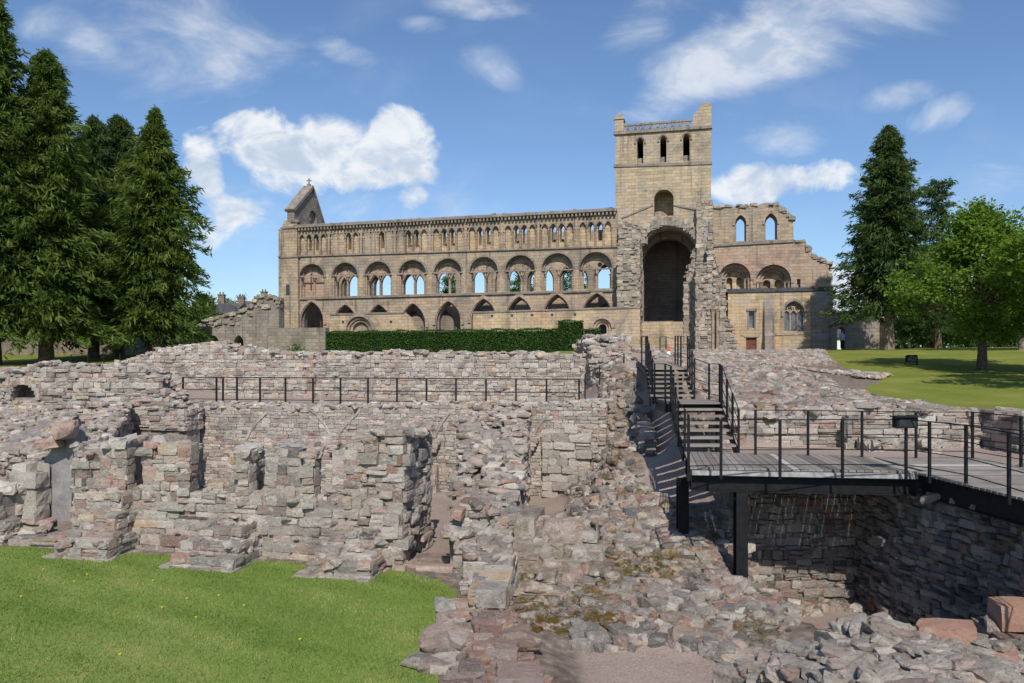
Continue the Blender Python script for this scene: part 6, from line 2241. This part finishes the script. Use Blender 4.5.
def deck():
    d = empty('timber_deck', (5.5, 15.5, 0), 0, 'grey timber viewing deck on black steel beams bridging the pit', 'deck')
    off = Vector((-5.5, -15.5, 0))

    def B(m, name, mat, par=d):
        o = m.build(name, mat, par); o.location = off if par is d else (0, 0, 0)
        return o
    m = MB()
    w = .145
    k = 0
    x = FA[0]
    slope = -.045

    def lint(p, q, f):
        return (p[0] + (q[0] - p[0]) * f, p[1] + (q[1] - p[1]) * f)
    n = int((FB[0] - FA[0]) / w)
    for i in range(n):
        f0, f1 = i / n, (i + 1) / n - .013 / (FB[0] - FA[0])
        a, b = lint(FA, FB, f0), lint(FA, FB, f1)
        c, e = lint(BA, BB, f1), lint(BA, BB, f0)
        g = random.uniform(0, .9) if random.random() > .07 else 1.0
        dz = random.uniform(-.003, .003)
        v = [(a[0], a[1] - random.uniform(.02, .06), DZ - .04), (b[0], b[1] - .04, DZ - .04), (c[0], c[1], DZ - .04), (e[0], e[1], DZ - .04)]
        v += [(p[0], p[1], DZ + dz) for p in v]
        m.raw(v, BOXF, (g, random.random(), 0))
    B(m, 'planking', 'deck_wood')
    m = MB()
    y = 17.0
    while y > 4.0:
        g = random.uniform(.35, .95) if random.random() > .07 else 1.0
        xl = 8.02 if y > 14.9 else 7.8 + (14.9 - y) * .07
        dz = random.uniform(-.003, .003)
        v = [(xl - (.05 if y < 14.9 else 0), y - w + .013, DZ - .04), (10.25, y - w + .013 - .03, DZ - .04), (10.25, y - .03, DZ - .04), (xl - (.05 if y < 14.9 else 0), y, DZ - .04)]
        v += [(p[0], p[1], DZ + dz) for p in v]
        m.raw(v, BOXF, (g, random.random(), 0))
        y -= w
    B(m, 'walkway_planking', 'deck_wood')
    m = MB()
    # edge beams: channel section with a projecting top flange
    for p, q in [((FA[0] + .05, FA[1] + .1), (FB[0] + .1, FB[1] + .1)), ((7.98, 14.9), (8.75, 4.0)), ((FA[0] + .12, FA[1] + .15), (BA[0] + .1, BA[1])), ((BA[0], BA[1] - .1), (BB[0], BB[1] - .1)), ((10.1, 17), (10.1, 4))]:
        m.bar((p[0], p[1], DZ - .27), (q[0], q[1], DZ - .27), .07, .38)
        m.bar((p[0], p[1], DZ - .475), (q[0], q[1], DZ - .475), .16, .025)
    for i in range(1, 6):
        a, c = lint(FA, FB, i / 6), lint(BA, BB, i / 6)
        m.bar((a[0], a[1] + .14, DZ - .16), (c[0], c[1] - .14, DZ - .16), .06, .16)
    B(m, 'edge_beam', 'black_steel')
    m = MB()
    m.bar((FA[0] + .02, FA[1] - .06, DZ - .10), (FB[0] + .05, FB[1] - .06, DZ - .10), .12, .09)
    B(m, 'beam_flange', 'flange_grey')
    for px, py, Y in [(742, 576, 15.3), (683.5, 519, 17.0)]:
        p = Px(px, py, Y)
        m = MB()
        m.box((p[0] - .115, Y - .02, p[2] - .4), (p[0] + .115, Y + .0, DZ - .487)); m.box((p[0] - .115, Y + .2, p[2] - .4), (p[0] + .115, Y + .22, DZ - .487)); m.box((p[0] - .012, Y + .001, p[2] - .3), (p[0] + .012, Y + .199, DZ - .487))
        B(m, 'support_post', 'black_steel')
    return d


deck()


def railing(name, label, posts, hgt=1.02, rails=(1.0, .72, .44, .16), pw=.046, rw=.015, group=None, sheet_top=False):
    """posts: list of base points; every post its own part, the rails one part per level"""
    p0 = posts[0]
    e = empty(name, p0, 0, label, 'railing', group)
    m = MB(); m.box((-pw / 2, -pw / 2, -.12), (pw / 2, pw / 2, hgt))
    first = m.build('post', 'black_steel', e)
    for p in posts[1:]:
        c = first.copy(); COL.objects.link(c); c.parent = e
        c.location = (p[0] - p0[0], p[1] - p0[1], p[2] - p0[2])
    for r_ in rails:
        m = MB()
        for a, b in zip(posts[:-1], posts[1:]):
            A = (a[0] - p0[0], a[1] - p0[1], a[2] - p0[2] + r_ * hgt - rw / 2); Bq = (b[0] - p0[0], b[1] - p0[1], b[2] - p0[2] + r_ * hgt - rw / 2)
            m.bar(A, Bq, rw, rw * (1.4 if r_ == 1.0 else 1))
        m.build('rail', 'black_steel', e)
    return e


def dk(px, py):
    Y = -DZ * F / (py - HY)
    return ((px - 512) / F * Y, Y, DZ)


GR = 'black steel railings of the visitor walkways'
rail_f = railing('railing', 'black railing along the sunny front edge of the timber deck, turning toward the pit', [dk(688.5, 474.5), dk(721, 473), dk(780, 473), dk(842.5, 472.5), dk(906, 473), dk(929.5, 476.5), dk(966, 483.5), dk(1009, 497), dk(1062, 515), dk(1130, 540)], group=GR)
railing('railing', 'black railing along the rear edge of the timber deck facing the pale retaining wall', [dk(755.5, 454.5), dk(808, 455.5), dk(862, 457), dk(916, 458), dk(972.5, 458.5), dk(1021, 467), dk(1080, 482)], group=GR)
# sign case on the front rail
e = empty('sign_case', dk(905, 473), 0, 'small dark lidded sign case fixed on top of a deck railing post', 'sign')
m = MB(); m.box((-.2, -.09, .86), (.2, .09, 1.06)); b_ = m.build('case_body', 'black_steel', e)
m = MB(); m.bar((-.24, -.02, 1.075), (.24, -.02, 1.075), .26, .02); m.build('lid', 'black_steel', e)
m = MB(); m.box((-.16, -.1, .89), (.16, -.092, 1.03)); m.build('face_plate', 'dark_glass_and_holes', e)

# stair: two flights, a landing and the boardwalk above
S0, S1, S2, S3 = 18.0, 20.2, 21.55, 23.95


def stair():
    e = empty('timber_stair', (4.7, 18.0, 0), 0, 'grey timber stair in two flights climbing from the deck to the abbey', 'staircase')
    off = Vector((-4.7, -18.0, 0))

    def B(m, name, mat):
        o = m.build(name, mat, e); o.location = off
    z = DZ
    n1 = 7
    rise1 = (-1.1 - DZ) / n1
    go1 = (S1 - S0) / n1
    for i in range(n1):
        y = S0 + .1 + go1 * i
        cx = 4.66 + .18 * i / n1
        m = MB(); m.box((cx - .62, y, z + rise1 * (i + 1) - .05), (cx + .62, y + go1 + .02, z + rise1 * (i + 1)), (random.uniform(.1, .7), .5, 0)); B(m, 'tread', 'deck_wood')
    m = MB()
    k = 0
    y = S1 + .12
    while y < S2:
        m.box((4.1, y, -1.15), (5.5, y + .135, -1.1), (random.uniform(.1, .8), .5, 0)); y += .15
    B(m, 'landing', 'deck_wood')
    n2 = 7; rise2 = (-.25 + 1.1) / n2; go2 = (S3 - S2) / n2
    for i in range(n2):
        y = S2 + .05 + go2 * i
        cx = 4.5 + .3 * i / n2
        m = MB(); m.box((cx - .6, y, -1.1 + rise2 * (i + 1) - .05), (cx + .6, y + go2 + .02, -1.1 + rise2 * (i + 1)), (random.uniform(.1, .7), .5, 0)); B(m, 'tread', 'deck_wood')
    m = MB()
    y = S3 + .1
    while y < 35:
        f = (y - S3) / 11
        cx = 4.82 + 1.3 * f
        m.box((cx - .58, y, -.3 + .36 * f), (cx + .58, y + .14, -.25 + .36 * f), (random.uniform(.3, .9), .5, 0)); y += .155
    B(m, 'boardwalk', 'deck_wood')
    m = MB()
    for s_ in (-1, 1):
        m.bar((4.66 + .64 * s_, S0, DZ - .12), (4.84 + .64 * s_, S1 + .1, -1.2), .05, .24)
        m.bar((4.5 + .62 * s_, S2, -1.2), (4.8 + .62 * s_, S3 + .1, -.36), .05, .24)
        m.bar((4.8 + .6 * s_, S3 + .1, -.38), (6.1 + .6 * s_, 35, -.02), .05, .12)
    m.bar((4.05, S1 + .08, -1.27), (5.55, S1 + .08, -1.27), .05, .22)
    m.bar((4.05, S1 + .1, -1.27), (4.05, S2, -1.27), .05, .22); m.bar((5.55, S1 + .1, -1.27), (5.55, S2, -1.27), .05, .22)
    B(m, 'stringer', 'black_steel')
    m = MB()
    for (x, y, zt) in [(5.45, S1 + .2, -1.38), (5.3, S3 + .2, -.45), (4.9, 26.5, -.3), (5.55, 26.5, -.3)]:
        m = MB(); m.box((x - .05, y - .05, h1(x, y) - .2), (x + .05, y + .05, zt))
        B(m, 'stair_post', 'black_steel')


stair()


def run(a, b, n):
    return [tuple(a[i] + (b[i] - a[i]) * k / n for i in range(3)) for k in range(n + 1)]


L1 = run((3.72, 16.2, DZ), (4.05, S0, DZ), 1) + run((4.0, S0 + .5, -1.98), (4.18, S1, -1.15), 3) + run((4.08, S1 + .25, -1.1), (4.0, S2, -1.1), 1) + run((4.0, S2 + .35, -.95), (4.22, S3, -.25), 3) + run((4.45, S3 + 1.6, -.2), (4.66, 27.6, -.15), 1)
railing('railing', 'black stair railing on the side of the shadowed sunken path', L1, 1.0, group=GR)
R1 = run((5.34, S0 + .1, DZ), (5.52, S1, -1.15), 3) + run((5.53, S1 + .25, -1.1), (5.53, S2, -1.1), 1) + run((5.2, S2 + .35, -.95), (5.48, S3, -.25), 3) + run((5.62, S3 + 1.6, -.2), (5.95, 28.0, -.12), 2)
railing('railing', 'black stair railing on the side of the wide rubble bank', R1, 1.0, group=GR)
# walk railing
pw = []
for px in [183, 216.5, 223, 237, 260, 285.5, 313, 340.5, 368, 397, 426.5, 456, 486, 516, 546.5, 579]:
    s = sAt(px, 11.6); x, y = Rp(s, 11.6)
    pw.append((x, y, -1.72))
railing('railing', 'long black railing in front of the terrace wall below the hedge', pw, 1.02, (1.0, .5, .12), .065, .028, group=GR)
up = [Px(585, 404.5, 29.0), Px(599.5, 396, 29.9), Px(624, 382, 30.9)]
railing('railing', 'short black railing stepping up the broken wall head beside the walk', [up[0], up[1], up[2]], 1.15, (1.0, .5), group=GR)
lf = [Px(71, 370, 39), Px(88, 369, 39.5), Px(104, 364, 40), Px(120, 359, 41)]
lf = [(p[0], p[1], h1(p[0], p[1])) for p in lf]
railing('railing', 'low black railing at the edge of the grass under the conifers', lf, .85, (1.0, .5), group=GR)
for k, (px, py, Y) in enumerate([(663, 356, 38.5)]):
    a = [Px(660, 356.5, 38.5), Px(666, 356.5, 38.5), Px(678, 362, 35)]
    railing('railing', 'short black railing at the head of the stair by the traffic cone', a, 1.0, (1.0, .55), group=GR)

def weeds():
    mb = MB()
    spots = []
    for _ in range(150):
        y = rng.uniform(13.5, 44); x = rng.uniform(.2, 14)
        if in_poly(np.array([x]), np.array([y]), [(.2, 13.8), (3, 13.8), (5, 16), (3.5, 19.5), (3.7, 26), (1.9, 25), (1.7, 18), (.3, 17)])[0] or in_poly(np.array([x]), np.array([y]), [(6, 22), (12, 22), (12.5, 36), (14, 43), (8, 44), (6.4, 34)])[0]:
            spots.append((x, y, h1(x, y) + .05))
    for px, py, t in [(120, 404, 9.5), (200, 405, 9.6), (280, 404, 9.6), (380, 403, 9.6), (365, 440, .4), (480, 404, 9.6), (250, 350, 16.2), (330, 352, 16.2), (430, 352, 16.2), (40, 470, 3), (412, 580, -.2), (440, 585, -.3)]:
        s_ = sAt(px, t); x, y = Rp(s_, t); spots.append((x, y, (HY - py) / F * y))
    for (x, y, z) in spots:
        n = 26; r = rng.uniform(.05, .13)
        P_ = rng.normal(0, 1, (n, 3)) * r * np.array([.7, .7, .4]) + np.array([x, y, z + r * .4])
        tt = rng.uniform(0, 1, n)
        leaf_cloud(mb, P_, rng.normal(0, 1, (n, 3)) + np.array([0, 0, 1.0]), rng.uniform(.05, .12, n), rng.uniform(.015, .03, n), np.stack([tt, tt, tt * 0], 1))
    tag(mb.build('weeds', 'bush_leaf'), 'small green weeds rooted in the rubble and wall tops', 'weeds', kind='stuff')


weeds()

# traffic cone
p = Px(668.5, 361.2, 36.0)
e = empty('traffic_cone', p, 0, 'red traffic cone with a white band standing at the head of the stair', 'traffic cone')
m = MB(); m.box((-.2, -.2, 0), (.2, .2, .04)); m.build('base', 'cone_red', e)
m = MB(); m.tube([(0, 0, .04), (0, 0, .26)], [.15, .115], 14); m.tube([(0, 0, .46), (0, 0, .7), (0, 0, .72)], [.08, .035, .03], 14); m.build('cone_body', 'cone_red', e)
m = MB(); m.tube([(0, 0, .26), (0, 0, .46)], [.116, .081], 14); m.build('white_band', 'white_paint', e)
# floodlight on the grass
x, y = (911.5 - 512) / F * 46, 46.0
e = empty('floodlight', (x, y, h1(x, y)), 0, 'small black floodlight on a bracket standing on the grassy slope', 'floodlight')
m = MB(); m.bar((-.3, 0, .34), (.3, .0, .34), .3, .42); m.box((-.24, -.2, .52), (.24, .12, .6)); m.build('housing', 'black_steel', e)
m = MB(); m.bar((-.34, 0, -.05), (-.34, 0, .4), .06); m.bar((.34, 0, -.05), (.34, 0, .4), .06); m.bar((-.34, 0, .02), (.34, 0, .02), .1, .05); m.build('bracket', 'black_steel', e)
m = MB(); m.box((-.24, -.165, .2), (.24, -.152, .5)); m.build('lens', 'dark_glass_and_holes', e)
